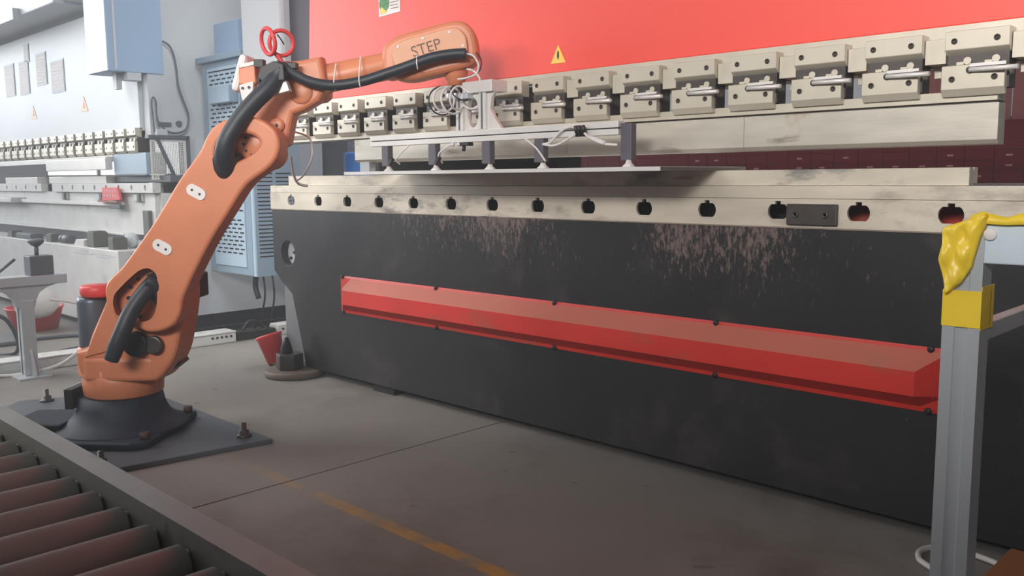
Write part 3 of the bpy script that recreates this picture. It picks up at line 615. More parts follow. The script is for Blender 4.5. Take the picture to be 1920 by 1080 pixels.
# forearm
ax = (L(1.285, 1.627)-L(.985, 1.572)).normalized()
build(M().lathe(L(.975, 1.572, 0), ax, [(0, 0), (.062, 0), (.064, .01), (.060, .03), (.058, .27), (.066, .29), (.066, .33), (0, .33)], 36), 'forearm', ORANGE, R)
head = [(1.262, 1.60), (1.265, 1.675), (1.285, 1.70), (1.33, 1.722), (1.43, 1.748), (1.53, 1.772), (1.575, 1.772), (1.608, 1.742), (1.62, 1.69), (1.618, 1.645), (1.585, 1.625), (1.50, 1.605), (1.43, 1.590), (1.37, 1.578), (1.32, 1.580)]
rp('wrist_housing', head, [], -.065, .070, ORANGE, bevel=.022, sm=True)
cv = [(1.305, 1.605), (1.295, 1.638), (1.292, 1.668), (1.311, 1.698), (1.342, 1.712), (1.436, 1.736), (1.530, 1.757), (1.565, 1.753), (1.588, 1.731), (1.596, 1.70), (1.594, 1.668), (1.55, 1.652), (1.434, 1.628), (1.344, 1.606)]
co = rp('wrist_cover', cv, [], .068, .088, mat('pale_orange_cover', (214, 150, 112), .45, 0, .05, 6), bevel=.006, sm=True)
ta = math.atan2(.046, .16)
text('lettering', 'STEP', L(1.432, 1.682, .089), e1*math.cos(ta)+EZ*math.sin(ta), EZ*math.cos(ta)-e1*math.sin(ta), e2, .062, LETTER, co, .0006)
for u, z in ((1.315, 1.69), (1.42, 1.722), (1.53, 1.745), (1.585, 1.69), (1.315, 1.615)): build(M().cyl(L(u, z, .088), L(u, z, .091), .006, n=8), 'cover_screw', LABEL, co)
b = build(M().lathe(L(1.545, 1.535, 0), EZ, [(0, 0), (.035, 0), (.036, .02), (.046, .03), (.05, .05), (.052, .075), (.06, .08), (.06, .11), (0, .11)], 32), 'wrist_flange', ORANGE, R)
build(M().lathe(L(1.545, 1.505, 0), EZ, [(0, 0), (.04, 0), (.042, .012), (.03, .03), (0, .03)], 28), 'tool_flange', CLAMP_D, R)
# adaptor from flange to gripper head plate (belongs to gripper)
fx = L(1.545, 1.5, 0)
b = M().cyl((fx.x, fx.y, 1.5045), (fx.x, fx.y, 1.48), .045, n=24).obox(Vector(((fx.x-2.80)/2, (fx.y+2.615)/2, 1.488)), Vector((2.78+fx.x*-1*0, 0, 0)).normalized(), EY, EZ, .06, .045, .012)
build(b, 'adaptor_plate', ALU, G, bevel=.002)
# hoses
h = build(M().tube([L(.122, .412, .30), L(.150, .475, .30), L(.180, .545, .29), L(.205, .610, .27), L(.238, .668, .245), L(.270, .715, .21), L(.292, .740, .17)], [.030, .034, .034, .034, .034, .036, .04], 18, 8), 'lower_hose', RUBBER, R)
build(M().tube([L(.262, .735, .235), L(.285, .72, .225), L(.295, .68, .20), L(.27, .655, .18)], .028, 14, 6), 'hose_end', RUBBER, h)
build(M().tube([L(.618, 1.19, .20), L(.622, 1.24, .245), L(.642, 1.305, .265), L(.690, 1.388, .25), L(.748, 1.46, .23), L(.80, 1.515, .21), L(.83, 1.565, .185), L(.85, 1.595, .18)], [.040, .042, .036, .036, .036, .036, .036, .036], 18, 8), 'middle_hose', RUBBER, R)
build(M().lathe(L(.612, 1.20, .20), (e1*.1+EZ*.9+e2*.35).normalized(), [(0, -.03), (.05, -.03), (.055, 0), (.055, .04), (.046, .055), (.04, .055)], 24), 'hose_boot', RUBBER, R)
h = build(M().tube([L(.83, 1.612, .18), L(.862, 1.602, .16), L(.90, 1.575, .15), L(.95, 1.550, .14), L(1.02, 1.535, .125), L(1.09, 1.537, .115), L(1.18, 1.553, .11), L(1.27, 1.580, .11), L(1.36, 1.608, .112), L(1.45, 1.638, .112), L(1.53, 1.652, .112), L(1.60, 1.655, .112)], .0215, 16, 8), 'upper_hose', RUBBER, R)
for u, z, zz, hh in ((1.05, 1.575, 1.535, .05), (1.155, 1.59, 1.548, .062), (1.395, 1.64, 1.615, .03)):
    build(M().tube([L(u-.004, z+hh, .06), L(u, z+hh-.005, .08), L(u+.004, zz+.01, .136), L(u+.006, zz-.022, .125)], .0028, 6, 4), 'zip_tie', LABEL, h)
# loose pneumatic tubes at the wrist
def coil(c, r, ax_, n=16, sq=1.0, start=0, end=1):
    ax_ = Vector(ax_).normalized(); a = ax_.orthogonal().normalized(); b_ = ax_.cross(a)
    return [Vector(c)+a*r*math.cos(2*math.pi*(start+(end-start)*k/n))+b_*r*sq*math.sin(2*math.pi*(start+(end-start)*k/n)) for k in range(n+1)]
view = e2
PT = [([L(1.60, 1.655, .11), L(1.63, 1.645, .11), L(1.65, 1.61, .11), L(1.64, 1.575, .10), L(1.60, 1.56, .09), L(1.56, 1.555, .08)], 6),
      ([L(1.60, 1.595, .09), L(1.63, 1.585, .10), L(1.655, 1.55, .10), L(1.64, 1.515, .09), L(1.61, 1.50, .08), L(1.57, 1.53, .07)], 6),
      (coil(L(1.50, 1.475, .07), .050, e2*.8+e1*.6), 2), (coil(L(1.535, 1.47, .08), .056, e2*.7+e1*.7+EZ*.1), 2),
      (coil(L(1.56, 1.48, .075), .048, e2*.6+e1*.8-EZ*.15), 2), (coil(L(1.615, 1.475, .07), .040, e2), 2)]
for p_, q in PT: build(M().tube(p_, .0045, 8, q), 'pneumatic_tube', HOSEW, R)
for p_, q in ((coil(L(1.49, 1.47, .06), .058, e2*.9+e1*.5), 2), (coil(L(1.57, 1.50, .085), .040, e2*.6+e1*.5+EZ*.6), 2), ([L(1.64, 1.66, .10), L(1.66, 1.63, .10), L(1.652, 1.585, .10), L(1.61, 1.565, .09)], 6)):
    build(M().tube(p_, .003, 8, q), 'sensor_cable', DARK, R)
# short dangling cable behind the elbow
for p_, r_ in (([L(.80, 1.36, -.12), L(.87, 1.33, -.12), L(.88, 1.25, -.12), L(.84, 1.17, -.12), L(.80, 1.14, -.12)], .004), ([L(.79, 1.25, -.1), L(.80, 1.17, -.1), L(.82, 1.13, -.1), L(.86, 1.12, -.1)], .006)): build(M().tube(p_, r_, 8), 'elbow_cable', HOSEW, R)

# ------------------------------------------------------------------ roller conveyor
Cv = empty('roller_conveyor', (-1.8, .3, 0)); tag(Cv, 'steel roller conveyor in the lower left foreground', 'conveyor')
for y0, y1, s in ((.66, .712, 1), (-.25, -.20, -1)):
    yw = y0 if s > 0 else y1-.004
    rl = M().box(-4.6, -.3, y0, y1, .545, .55).box(-4.6, -.3, yw, yw+.004, .40, .545).box(-4.6, -.3, y0, y1, .40, .405)
    build(rl, 'side_rail', GALV, Cv)
    for k in range(4):
        x = -4.4+k*1.25
        build(M().box(x-.025, x+.025, (y0+y1)/2-.02, (y0+y1)/2+.02, 0, .40).box(x-.05, x+.05, (y0+y1)/2-.05, (y0+y1)/2+.05, 0, .008), 'leg', GALV, Cv)
def roller(x):
    r = build(M().lathe((x, -.185, .487), EY, [(0, 0), (.034, 0), (.0375, .004), (.0375, .832), (.030, .838), (.012, .838), (0, .838)], 28), 'roller', ROLL, Cv)
    build(M().cyl((x, -.2, .487), (x, .659, .487), .007, n=10), 'axle', GALV, r)
    build(M().cyl((x+.001, .6595, .508), (x+.001, .654, .508), .007, n=8), 'axle_nut', ALU, r)
    return r
r0 = roller(-2.375+.018)
for k in range(-16, 15):
    if k: copy_part(r0, Cv, (k*.1292, 0, 0))
build(M().box(-4.5, -.4, .20, .25, .36, .40), 'cross_brace', GALV, Cv)

# ------------------------------------------------------------------ right aluminium frame with yellow plastic
Fm = empty('aluminium_frame', (-.2, 1.9, 0)); tag(Fm, 'grey aluminium profile frame at the right edge with a post and top beam', 'frame')
po = plate('post', [(-.578, 1.70), (-.560, 1.70), (-.558, 1.703), (-.537, 1.703), (-.535, 1.70), (-.517, 1.70), (-.517, 1.746), (-.578, 1.746)], [], (0, 0, 0), EX, EY, EZ, 0, 1.056, ALU, Fm, .0015)
bm_ = build(M().box(-.517, .75, 1.700, 1.746, .992, 1.062), 'top_beam', mat('pale_blue_aluminium', (206, 220, 230), .35, .1, .05, 5), Fm, bevel=.003)
build(M().lathe((-.507, 1.699, 1.044), -EY, [(.011, -.002), (.011, .002), (.009, .004), (0, .004)], 20), 'round_cap', LABEL, bm_)
build(M().box(-.540, -.517, 1.746, 2.75, .848, .881), 'side_brace', ALU, Fm, bevel=.002)
build(M().box(-.578, -.517, 2.70, 2.745, 0, 1.056), 'post', ALU, Fm, bevel=.002)
build(M().box(.70, .75, 1.70, 1.746, 0, .992), 'post', ALU, Fm, bevel=.002)
build(M().box(-.58, -.515, 1.69, 1.75, 0, .012), 'foot_plate', ALU, Fm)
# yellow bag over the corner, built as a crumpled sheet with thickness
import bmesh
def crumple(name, outl, y, amp, label, cat, thick=.002, seed=1):
    """cloth-like sheet: fine grid inside the outline, pushed along Y by folds"""
    rnd = random.Random(seed); us = [p[0] for p in outl]; vs_ = [p[1] for p in outl]
    u0, u1, v0, v1 = min(us), max(us), min(vs_), max(vs_); NX, NZ = 26, 34; bm = bmesh.new(); g = {}
    def spans(v):
        xs = []
        for i in range(len(outl)):
            (a, b), (c, d) = outl[i], outl[(i+1) % len(outl)]
            if (b <= v < d) or (d <= v < b): xs.append(a+(v-b)*(c-a)/(d-b))
        return (min(xs), max(xs)) if len(xs) > 1 else None
    for j in range(NZ+1):
        v = v0+(v1-v0)*(j/NZ)*.998+.0002; s = spans(v)
        if not s: continue
        for i in range(NX+1):
            u = s[0]+(s[1]-s[0])*i/NX
            fold = math.sin((u*1.2+v*.55)*170)*.45+math.sin((u*2.1-v*.8)*90+1)*.35+math.sin(v*120)*.2
            edge = min(1, 4*min(i, NX-i)/NX+.25)
            wrap = 0
            if i == 0 or i == NX: wrap = .006
            g[i, j] = bm.verts.new((u, y-amp*(.5+.5*fold)*edge+wrap, v))
    for j in range(NZ):
        for i in range(NX):
            q = [(i, j), (i+1, j), (i+1, j+1), (i, j+1)]
            if all(k in g for k in q): bm.faces.new([g[k] for k in q])
    for f_ in bm.faces: f_.smooth = True
    og = Vector(((u0+u1)/2, y, v0))
    for v_ in bm.verts: v_.co -= og
    me = bpy.data.meshes.new(name); bm.to_mesh(me); bm.free(); me.materials.append(YEL)
    o = bpy.data.objects.new(name, me); COL.objects.link(o); o.location = og; ORG[o.name] = og
    so = o.modifiers.new('solid', 'SOLIDIFY'); so.thickness = thick; so.offset = 1
    return tag(o, label, cat)
crumple('plastic_bag', [(-.586, 1.052), (-.512, 1.078), (-.513, 1.062), (-.521, 1.043), (-.532, .996), (-.533, .986), (-.55, .957), (-.572, .937), (-.579, .964), (-.590, .997), (-.584, 1.022)], 1.693, .012,
        'crumpled yellow plastic bag draped over the frame corner', 'bag')
tp = M()
N = 60
for k in range(N+1):
    x = -.54+k*(1.2/N); h_ = .010+.006*math.sin(k*1.7)+.004*math.sin(k*.6)
    tp.v += [(x, 1.690, 1.060+h_*.2), (x, 1.696, 1.066+h_), (x, 1.72, 1.064+h_*.9), (x, 1.752, 1.063)]
    if k: 
        q = len(tp.v)-8
        for i in range(3): tp.f.append((q+i, q+i+1, q+i+5, q+i+4)); tp.sm.append(True)
tp = build(tp, 'plastic_strip', YEL); so = tp.modifiers.new('solid', 'SOLIDIFY'); so.thickness = .002
tag(tp, 'yellow plastic sheet lying along the top of the frame beam', 'plastic')
tw = M().box(-.5805, -.5145, 1.6965, 1.6990, .876, .942).box(-.5805, -.578, 1.699, 1.7485, .876, .942).box(-.5165, -.5145, 1.699, 1.765, .872, .950).box(-.5805, -.5145, 1.7465, 1.7485, .876, .942)
tag(build(tw, 'yellow_tape', YEL), 'yellow tape wrapped round the post below the bag', 'tape')
cb = M().tube([(-.60, 2.45, .012), (-.89, 2.62, .012), (-.945, 2.673, .012), (-.955, 2.735, .012), (-.92, 2.79, .012), (-.84, 2.80, .012), (-.76, 2.78, .012), (-.66, 2.72, .012), (-.5, 2.75, .012), (.3, 2.6, .012)], .009, 10)
tag(build(cb, 'floor_cable', HOSEW), 'pale cable looping on the floor behind the frame post', 'cable')
bx = build(M().box(-.70, -.45, 2.43, 2.68, 0, .11), 'cardboard_box', CARD, bevel=.003); tag(bx, 'low brown cardboard box on the floor in the bottom right corner', 'box')

# ------------------------------------------------------------------ left (white) press
P2 = empty('white_press', (-8.6, 3.2, 0)); tag(P2, 'white bending press on the left with papers on its beam', 'press')
LX = -10.6
build(M().box(LX, -6.62, 2.82, 3.0, 1.532, 2.445), 'upper_beam', WHITE, P2, bevel=.004)
build(M().box(LX, -6.60, 2.835, 2.95, 1.515, 1.531), 'beam_edge_strip', STEEL, P2)
# overhang above the beam
build(M().box(LX, -7.42, 2.55, 3.0, 2.50, 3.4), 'top_housing', WHITE, P2, bevel=.01)
build(M().box(LX, -8.2, 2.50, 2.555, 2.47, 2.56), 'housing_flange', WHITE, P2)
build(M().box(-7.41, -6.86, 2.62, 3.0, 2.52, 3.4), 'top_housing', LABEL, P2, bevel=.01)
cc = build(M().box(-6.87, -6.495, 2.57, 2.965, 1.915, 3.4), 'cylinder_cover', PALE_B, P2, bevel=.004)
build(M().box(-6.87, -6.502, 2.566, 2.5705, 1.918, 3.4), 'front_panel', WHITE, cc)
build(M().box(-6.496, -6.491, 2.615, 2.630, 1.93, 3.4), 'corner_seam', WHITE, cc)
build(M().box(-6.60, -6.50, 2.70, 2.80, 1.86, 1.915).box(-6.66, -6.60, 2.66, 2.70, 1.80, 1.915), 'bracket', PALE, P2)
# side frame plate with throat
plate('side_frame', [(2.85, .12), (4.3, .12), (4.3, 3.4), (2.85, 3.4), (2.85, 1.46), (3.10, 1.46), (3.10, 1.13), (2.85, 1.13)], [], (0, 0, 0), EY, EZ, EX, -6.60, -6.505, PALE, P2, .004)
build(M().box(-6.75, -6.52, 2.9, 4.3, 0, .115), 'base_plinth', DARK, P2)
g_ = M()
cl2 = clamp(P2, -6.79, .150, 2.79, 1.535, CLAMP, False)
for k in range(1, 19): copy_part(cl2, P2, (-k*.2045, 0, 0))
build(M().box(LX, -6.64, 2.86, 2.93, 1.345, 1.515), 'clamp_backing', CLAMP_D, P2)
build(M().box(LX, -7.10, 2.80, 2.86, 1.300, 1.345), 'tool_rail', ALU_W, P2, bevel=.003)
u2_ = build(M().prism([(2.745, 1.235), (2.745, 1.325), (2.76, 1.338), (2.798, 1.338), (2.798, 1.235)], (0, 0, 0), EY, EZ, EX, -8.43, -7.11), 'upper_tool', ALU_W, bevel=.004)
tag(u2_, 'bright white upper tool bar under the clamps of the white press', 'tool')
build(M().box(-7.09, -6.50, 2.80, 2.95, 1.195, 1.352), 'grey_side_block', CAB_F, P2, bevel=.004)
build(M().box(-7.295, -6.30, 2.88, 3.1, 1.135, 1.185), 'die_holder_block', DGREY, P2, bevel=.006)
build(M().cyl((-6.50, 2.95, 1.17), (-6.42, 2.95, 1.17), .03, n=18), 'knob', DGREY, P2)
# table and dies
plate('table_plate', [(-8.48, 1.06), (-6.42, 1.06), (-6.42, 1.13), (-8.48, 1.13)], [circle(-6.55-.24*i, 1.095, .02, 12, .024) for i in range(8)], (0, 0, 0), EX, EZ, EY, 2.80, 2.86, WHITE_W, P2, .001)
plate('table_plate', [(LX, 1.06), (-8.76, 1.06), (-8.76, 1.13), (LX, 1.13)], [circle(-8.9-.28*i, 1.095, .02, 12, .024) for i in range(6)], (0, 0, 0), EX, EZ, EY, 2.80, 2.86, WHITE_W, P2, .001)
build(M().box(LX, -6.44, 2.92, 3.1, .9, 1.12), 'table_web', VOID, P2)
for a, c in ((-8.60, -7.31), (-9.83, -8.91)):
    d_ = build(M().box(a, c, 2.82, 2.90, 1.131, 1.188), 'die_rail', ALU_W, bevel=.003)
    tag(d_, 'pale die rail on the white press table, ' + ('right one under the white tool bar' if a > -9 else 'left one at the picture edge'), 'tool')
build(M().box(LX, -6.46, 2.83, 2.90, .745, 1.058), 'bed_front', WHITE_W, P2)
for x, w2 in ((-8.35, .18), (-7.55, .2), (-6.80, .16)):
    bb = build(M().box(x, x+w2, 2.815, 2.83, .995, 1.045), 'adjuster_plate', PALE, P2, bevel=.003)
    build(M().box(x+w2*.6, x+w2*.85, 2.80, 2.816, .99, 1.05), 'adjuster_block', GREYG, bb)
build(M().box(-9.55, -7.0, 2.78, 2.829, .955, .985), 'scale_rail', LABEL, P2, bevel=.004)
build(M().box(-7.15, -6.93, 2.76, 2.80, .935, .965), 'rail_slider', DGREY, P2, bevel=.004)
build(M().box(LX, -9.3, 2.70, 2.829, .955, 1.0), 'ledge', WHITE_W, P2, bevel=.006)
build(M().box(LX, -6.9, 2.765, 2.829, .735, .750), 'lower_ledge', WHITE_W, P2, bevel=.003)
build(M().box(-6.62, -6.52, 2.80, 2.83, .72, .93), 'end_cover', GREYG, P2, bevel=.004)
build(M().box(-6.66, -6.42, 2.86, 2.95, .30, 1.058), 'end_column', WHITE_W, P2, bevel=.004)
build(M().lathe((-6.84, 2.80, .70), Vector((.5, -.86, 0)), [(0, -.03), (.055, -.03), (.058, -.02), (.058, .02), (.05, .03), (0, .03)], 24), 'hand_wheel', PALE, P2)
build(M().box(-6.80, -6.72, 2.82, 2.86, .30, .70), 'wheel_post', PALE, P2)
gb = build(M().box(LX, -6.62, 2.605, 2.86, .05, .64), 'front_cover', WHITE_W, P2, bevel=.006)
b = M(); b.box(-7.02, -6.78, 2.6035, 2.605, .575, .583).box(-7.5, -7.1, 2.6035, 2.605, .585, .592)
b.box(-7.35, -7.20, 2.6035, 2.605, .598, .622)
build(b, 'plate_marks', PALE, gb)['kind'] = 'stuff'
b = M()
for k in range(9): b.box(-7.12+.052*k, -7.09+.052*k, 2.6035, 2.605, .592-.0005*k, .604-.0005*k)
build(b, 'faint_lettering', PALE, gb)['kind'] = 'stuff'
build(M().box(-6.62, -6.46, 2.70, 2.86, .05, .62), 'cover_side', GREY, P2)
# things standing on the cover's top
for x, w2, hh, m_, nm, lb_ in ((-7.28, .14, .115, GREYG, 'steel_block', 'tall grey steel block on the white press cover, left of the hand wheel'), (-6.86, .09, .085, GREYG, 'steel_block', 'small dark steel block near the right end of the white press cover'),
                           (-7.55, .2, .05, LABEL, 'paper_stack', 'white folded papers on the white press cover'), (-7.95, .22, .045, DGREY, 'tool_roll', 'dark rolled tool on the white press cover'),
                           (-8.2, .12, .06, GREYG, 'small_case', 'dark little case on the white press cover, left of the rolled tool'), (-9.0, .4, .04, DGREY, 'flat_bar', 'flat dark bar lying at the left on the white press cover'), (-9.25, .14, .06, GREYG, 'steel_wedge', 'brownish wedge at the far left on the white press cover')):
    if nm == 'tool_roll':
        o = build(M().cyl((x, 2.68, .641+.035), (x+w2, 2.68, .641+.035), .035, n=16).cyl((x+.02, 2.68, .676), (x+.06, 2.68, .676), .037, n=16), nm, m_)
    elif nm == 'steel_wedge': o = build(M().prism([(x, .641), (x+w2, .641), (x+w2, .641+hh), (x+w2*.4, .641+hh)], (0, 0, 0), EX, EZ, EY, 2.63, 2.72), nm, m_)
    elif nm == 'paper_stack':
        o = M()
        for q in range(4): o.box(x+.004*q, x+w2-.006*q, 2.63+.003*q, 2.76, .641+q*.012, .651+q*.012)
        o = build(o, nm, m_)
    else:
        o = build(M().box(x, x+w2, 2.63, 2.74, .641, .641+hh).box(x+.01, x+w2-.01, 2.64, 2.73, .641+hh, .641+hh+.008), nm, m_, bevel=.006)
    tag(o, lb_, {'steel_block': 'block', 'paper_stack': 'papers', 'tool_roll': 'tool', 'small_case': 'case', 'flat_bar': 'bar', 'steel_wedge': 'wedge'}[nm])
# red sign leaning on the table
sg = build(M().prism([(-7.28, .995), (-6.93, 1.005), (-6.97, 1.098), (-7.26, 1.098)], (0, 0, 0), EX, EZ, EY, 2.765, 2.785), 'red_sign', PINK, bevel=.002)
tag(sg, 'small pinkish red sign with white characters hung on the white press table', 'sign')
b = M()
rs = random.Random(4)
for i in range(5):
    for j in range(2):
        x = -7.23+i*.052; z = 1.022+j*.038
        for q in range(3): b.box(x+rs.uniform(0, .012), x+rs.uniform(.018, .034), 2.7635, 2.765, z+q*.009, z+q*.009+.004)
        b.box(x+.014, x+.019, 2.7635, 2.765, z, z+.026)
build(b, 'characters', LABEL, sg)['kind'] = 'stuff'
build(M().box(-7.30, -6.93, 2.74, 2.79, .985, .995), 'sign_lip', mat('sign_base', (150, 90, 86), .5), sg)
# papers on the beam
for x0_, x1_, z0_, z1_, lb_ in ((-9.18, -8.92, 1.94, 2.24, 'second'), (-8.72, -8.46, 1.99, 2.27, 'third'), (-8.36, -8.05, 1.90, 2.17, 'fourth'), (-9.60, -9.32, 1.95, 2.25, 'first'), (-9.02, -8.88, 2.22, 2.38, 'small')):
    fr_ = build(M().box(x0_, x1_, 2.815, 2.820, z0_, z1_), 'paper_sheet', CAB_F, P2)
    build(M().box(x0_+.012, x1_-.012, 2.813, 2.8155, z0_+.012, z1_-.012), 'paper', LABEL, fr_)
    b = M()
    for q in range(8): b.box(x0_+.04, x1_-.05-.03*(q % 3), 2.812, 2.8132, z1_-.05-q*.028, z1_-.046-q*.028)
    build(b, 'print_lines', WHITE, fr_)['kind'] = 'stuff'
for x in (-8.87, -7.66):
    tr = build(M().prism([(x-.075, 1.71), (x+.075, 1.71), (x, 1.83)], (0, 0, 0), EX, EZ, EY, 2.8165, 2.820), 'warning_triangle', mat('faded_yellow', (232, 206, 170), .5, 0, .03, 8), P2)
    build(M().prism([(x-.016, 1.735), (x+.016, 1.735), (x, 1.795)], (0, 0, 0), EX, EZ, EY, 2.8155, 2.8165), 'flame_mark', PINK, tr)
# guard and bits on the side frame
gd = plate('mesh_guard', [(2.82, 1.155), (3.09, 1.155), (3.09, 1.45), (2.82, 1.45)], [[(2.835+i*.0125, 1.17+j*.0145), (2.843+i*.0125, 1.17+j*.0145), (2.843+i*.0125, 1.179+j*.0145), (2.835+i*.0125, 1.179+j*.0145)] for i in range(19) for j in range(18)],
      (0, 0, 0), EY, EZ, EX, -6.47, -6.465, GUARD, P2)
build(M().box(-6.5, -6.44, 2.80, 3.10, 1.452, 1.475).box(-6.5, -6.44, 3.09, 3.11, 1.14, 1.475).obox((-6.455, 2.93, 1.31), (0, .39, -.92), (0, .92, .39), EX, .15, .012, .006), 'guard_frame', DGREY, P2)
build(M().box(-6.5, -6.492, 2.905, 3.0, 1.542, 1.572), 'slot_plate', DGREY, P2)
build(M().cyl((-6.5, 3.058, 1.566), (-6.488, 3.058, 1.566), .022, n=20), 'round_plug', DGREY, P2)
build(M().tube([(-6.47, 2.955, 2.15), (-6.46, 3.0, 2.12), (-6.46, 3.03, 2.05), (-6.46, 3.045, 1.95), (-6.46, 3.052, 1.84), (-6.46, 3.085, 1.73), (-6.46, 3.118, 1.63), (-6.46, 3.105, 1.54), (-6.46, 3.05, 1.50), (-6.46, 2.98, 1.495), (-6.46, 2.93, 1.52)], .0075, 10), 'control_cable', DGREY, P2)
build(M().tube([(-6.46, 2.855, 1.50), (-6.46, 2.85, 1.60), (-6.46, 2.845, 1.71), (-6.46, 2.86, 1.745), (-6.46, 2.878, 1.71), (-6.46, 2.878, 1.62), (-6.46, 2.895, 1.555), (-6.46, 2.93, 1.52)], .006, 10), 'handle_loop', DGREY, P2)
build(M().box(-6.5, -6.45, 2.87, 2.95, 1.475, 1.52), 'junction_box', PALE, P2, bevel=.003)

# louvred electrical cabinet hung on the side frame
K = empty('electrical_cabinet', (-6.1, 3.4, .46)); tag(K, 'tall blue-grey electrical cabinet with rows of louvre slots behind the robot arm', 'cabinet')
build(M().box(-6.42, -5.79, 3.22, 3.36, .462, 2.0), 'body', CAB_F, K, bevel=.006)
build(M().box(-6.46, -5.78, 3.19, 3.37, 2.0, 2.045), 'top_cap', CAB_F, K, bevel=.006)
dr = build(M().box(-6.33, -5.87, 3.212, 3.2205, .52, 1.955), 'door', CAB, K, bevel=.003)
b = M()
rs = random.Random(3)
for (za, zb) in ((1.50, 1.90), (1.24, 1.46), (.90, 1.14), (.60, .86)):
    z = zb; r_ = 0
    while z > za:
        for q in range(5):
            x = -6.295+q*.082+(.03 if r_ % 2 else 0)
            if x+.055 < -5.88: b.box(x, x+.052, 3.2095, 3.2125, z-.005, z+.005)
        z -= .030; r_ += 1
lv = build(b, 'louvre_slots', VOID, dr); lv['kind'] = 'stuff'
build(M().box(-6.30, -5.90, 3.208, 3.2125, 1.925, 1.933), 'door_slot', VOID, dr)
build(M().box(-6.19, -5.88, 3.14, 3.21, 1.69, 1.81), 'meter_box', CAB_F, K, bevel=.006)
build(M().box(-5.76, -5.74, 3.225, 3.60, .462, 1.99), 'side_door', CAB_F, K)
build(M().box(-5.79, -5.76, 3.225, 3.60, .462, 1.99), 'side_body', CAB, K)
b = M()
for q in range(22):
    for r_ in range(2): b.box(-5.741, -5.737, 3.25+r_*.15, 3.37+r_*.15, .60+q*.028, .608+q*.028)
lv = build(b, 'side_louvres', VOID, K); lv['kind'] = 'stuff'
tc_ = build(M().box(-6.25, -5.89, 3.24, 3.45, 2.046, 2.27), 'terminal_box', PALE_B, bevel=.006); tag(tc_, 'square blue-grey terminal box standing on top of the electrical cabinet', 'box')
build(M().tube([(-5.80, 3.3, .47), (-5.78, 3.3, .36), (-5.80, 3.3, .26), (-5.9, 3.32, .15), (-6.0, 3.3, .02)], .007, 8).tube([(-5.76, 3.35, .47), (-5.74, 3.35, .33), (-5.80, 3.36, .18), (-5.9, 3.36, .02)], .007, 8).tube([(-5.84, 3.27, .47), (-5.86, 3.27, .38), (-5.82, 3.27, .30)], .02, 8), 'cabinet_cable', DARK, K)

# floor ducts
du = M().box(-6.00, -5.86, .2, 3.10, 0, .07).box(-6.01, -5.85, .2, 3.10, .07, .08)
du = build(du, 'cable_duct', WHITE_W, bevel=.004); tag(du, 'long pale cable duct lying on the floor left of the robot', 'duct')
b = M()
for k in range(5): b.cyl((-5.86, 2.92+k*.035, .045), (-5.852, 2.92+k*.035, .045), .008, n=8)
build(b, 'duct_holes', VOID, du)['kind'] = 'stuff'
d2 = M().box(-6.00, -5.86, 3.12, 3.42, 0, .06); d2 = build(d2, 'dark_duct', DARK, bevel=.004); tag(d2, 'short dark piece of cable duct behind the pale one', 'duct')
build(M().tube([(-5.95, 3.2, .06), (-5.93, 3.25, .12), (-5.93, 3.32, .10), (-5.93, 3.36, .06)], .012, 8), 'cable_end', DARK, d2)
d3 = build(M().box(-6.00, -5.86, 3.44, 4.3, 0, .075), 'cable_duct', WHITE_W, bevel=.004); tag(d3, 'pale cable duct piece reaching behind the black bed', 'duct')
b = M()
for k in range(4): b.cyl((-5.86, 3.48+k*.05, .045), (-5.852, 3.48+k*.05, .045), .008, n=8)
build(b, 'duct_holes', VOID, d3)['kind'] = 'stuff'
sr = build(M().box(-6.40, -6.22, 2.93, 5.0, 0, .035).box(-6.24, -6.22, 2.93, 5.0, .035, .06), 'dark_floor_channel', DARK); tag(sr, 'dark floor channel along the foot of the white press side', 'channel')

# ------------------------------------------------------------------ small grey T stand
T = empty('support_stand', (-5.72, 1.69, 0)); tag(T, 'grey aluminium T-shaped stand at the left edge with black toggle on top', 'stand')
st = M(); pr = []
build(M().box(-5.765, -5.675, 1.655, 1.73, .012, .46), 'post', ALU, T, bevel=.004)
build(M().box(-5.726, -5.716, 1.652, 1.656, .02, .45), 'post_groove', DGREY, T)
prof = [(-.20, .5448), (-.14, .53), (-.09, .505), (-.055, .46), (-.045, .42), (.045, .42), (.055, .46), (.075, .50), (.12, .53), (.17, .5448)]
plate('flared_head', [(1.69+a, z) for a, z in prof], [], (0, 0, 0), EY, EZ, EX, -5.755, -5.685, ALU, T, .004)
build(M().box(-5.775, -5.665, .75, 1.92, .545, .60), 'top_beam', ALU, T, bevel=.004)
build(M().box(-5.84, -5.60, 1.60, 1.78, 0, .012), 'foot_plate', ALU, T)
for s_ in (-1, 1): build(M().prism([(-5.72+s_*.045, .012), (-5.72+s_*.11, .012), (-5.72+s_*.045, .17)], (0, 0, 0), EX, EZ, EY, 1.685, 1.70), 'gusset', ALU, T)
vb = build(M().box(-5.775, -5.665, 1.72, 1.85, .601, .715), 'toggle_block', DGREY, T, bevel=.004)
build(M().cyl((-5.73, 1.78, .715), (-5.73, 1.78, .775), .012, n=12).lathe((-5.73, 1.78, .77), EZ, [(0, 0), (.02, 0), (.042, .02), (.046, .032), (.040, .042), (0, .042)], 20), 'toggle_knob', DGREY, vb)
build(M().cyl((-5.73, 1.53, .60), (-5.73, 1.66, .70), .009, n=10), 'lever', DGREY, T)
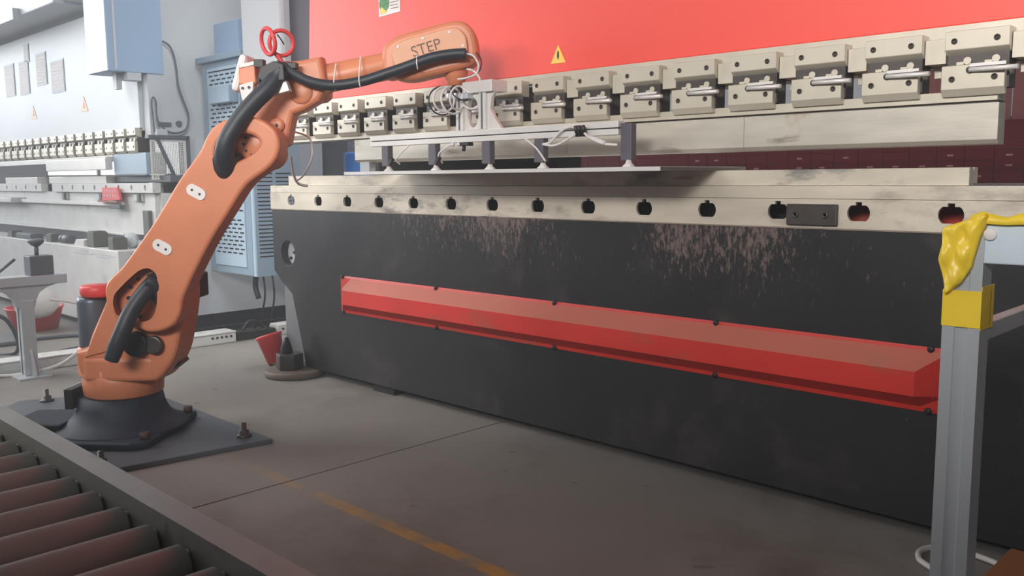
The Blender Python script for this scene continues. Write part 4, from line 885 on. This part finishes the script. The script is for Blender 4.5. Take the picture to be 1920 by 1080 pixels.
tb = M().tube([(-5.62, 1.80, .46), (-5.55, 1.95, .42), (-5.52, 2.02, .32), (-5.54, 2.0, .22), (-5.60, 1.92, .12), (-5.68, 1.80, .04), (-5.8, 1.55, .012), (-5.95, 1.3, .10)], .010, 10)
tag(build(tb, 'air_hose', HOSEW), 'white air hose drooping beside the grey stand', 'hose')
tb = M().cyl((-5.53, 2.02, .34), (-5.545, 2.0, .24), .018, n=10)
tag(build(tb, 'hose_coupling', DARK), 'black coupling on the white air hose', 'coupling')
tb = M().tube([(-6.4, .8, .012), (-6.25, 1.3, .25), (-6.2, 1.55, .33), (-6.3, 1.75, .27), (-6.5, 1.85, .02), (-6.7, 1.6, .012)], .014, 10)
tag(build(tb, 'thick_cable', DGREY), 'thick dark cable looping at the left edge behind the stand', 'cable')
tb = M().tube([(-6.5, 1.2, .012), (-6.45, 1.6, .012), (-6.2, 1.8, .012), (-6.4, 2.2, .012), (-6.3, 2.6, .012), (-6.5, 3.0, .012)], .012, 10)
tag(build(tb, 'floor_cable', DGREY), 'dark cable lying on the floor between the stand and the robot', 'cable')
tb = M().tube([(-7.2, 1.7, .012), (-7.0, 2.1, .012), (-6.9, 2.4, .012), (-6.5, 2.75, .012), (-6.3, 2.9, .012)], .014, 10)
tag(build(tb, 'floor_cable', DGREY), 'dark cable on the floor in front of the white press', 'cable')
tb = build(M().lathe((-7.55, 2.30, 0), EZ, [(0, 0), (.16, 0), (.20, .16), (.21, .17), (.21, .18), (.195, .18), (.15, .02), (0, .02)], 28), 'plastic_tub', REDCAP); tag(tb, 'dull red plastic tub on the floor behind the grey stand', 'tub')
tb = build(M().lathe((-7.4, 2.28, .12), Vector((.1, -.1, 1)), [(0, 0), (.10, .01), (.15, .06), (.16, .12), (.13, .18), (.06, .22), (0, .23)], 24), 'white_sack', LABEL); tag(tb, 'rounded white sack lying in the red tub', 'sack')
tb = build(M().box(-7.3, -6.9, 1.85, 2.1, 0, .03), 'floor_pad', GREY, bevel=.01); tag(tb, 'flat dark pad on the floor at the left edge', 'pad')
bpy.context.view_layer.update()
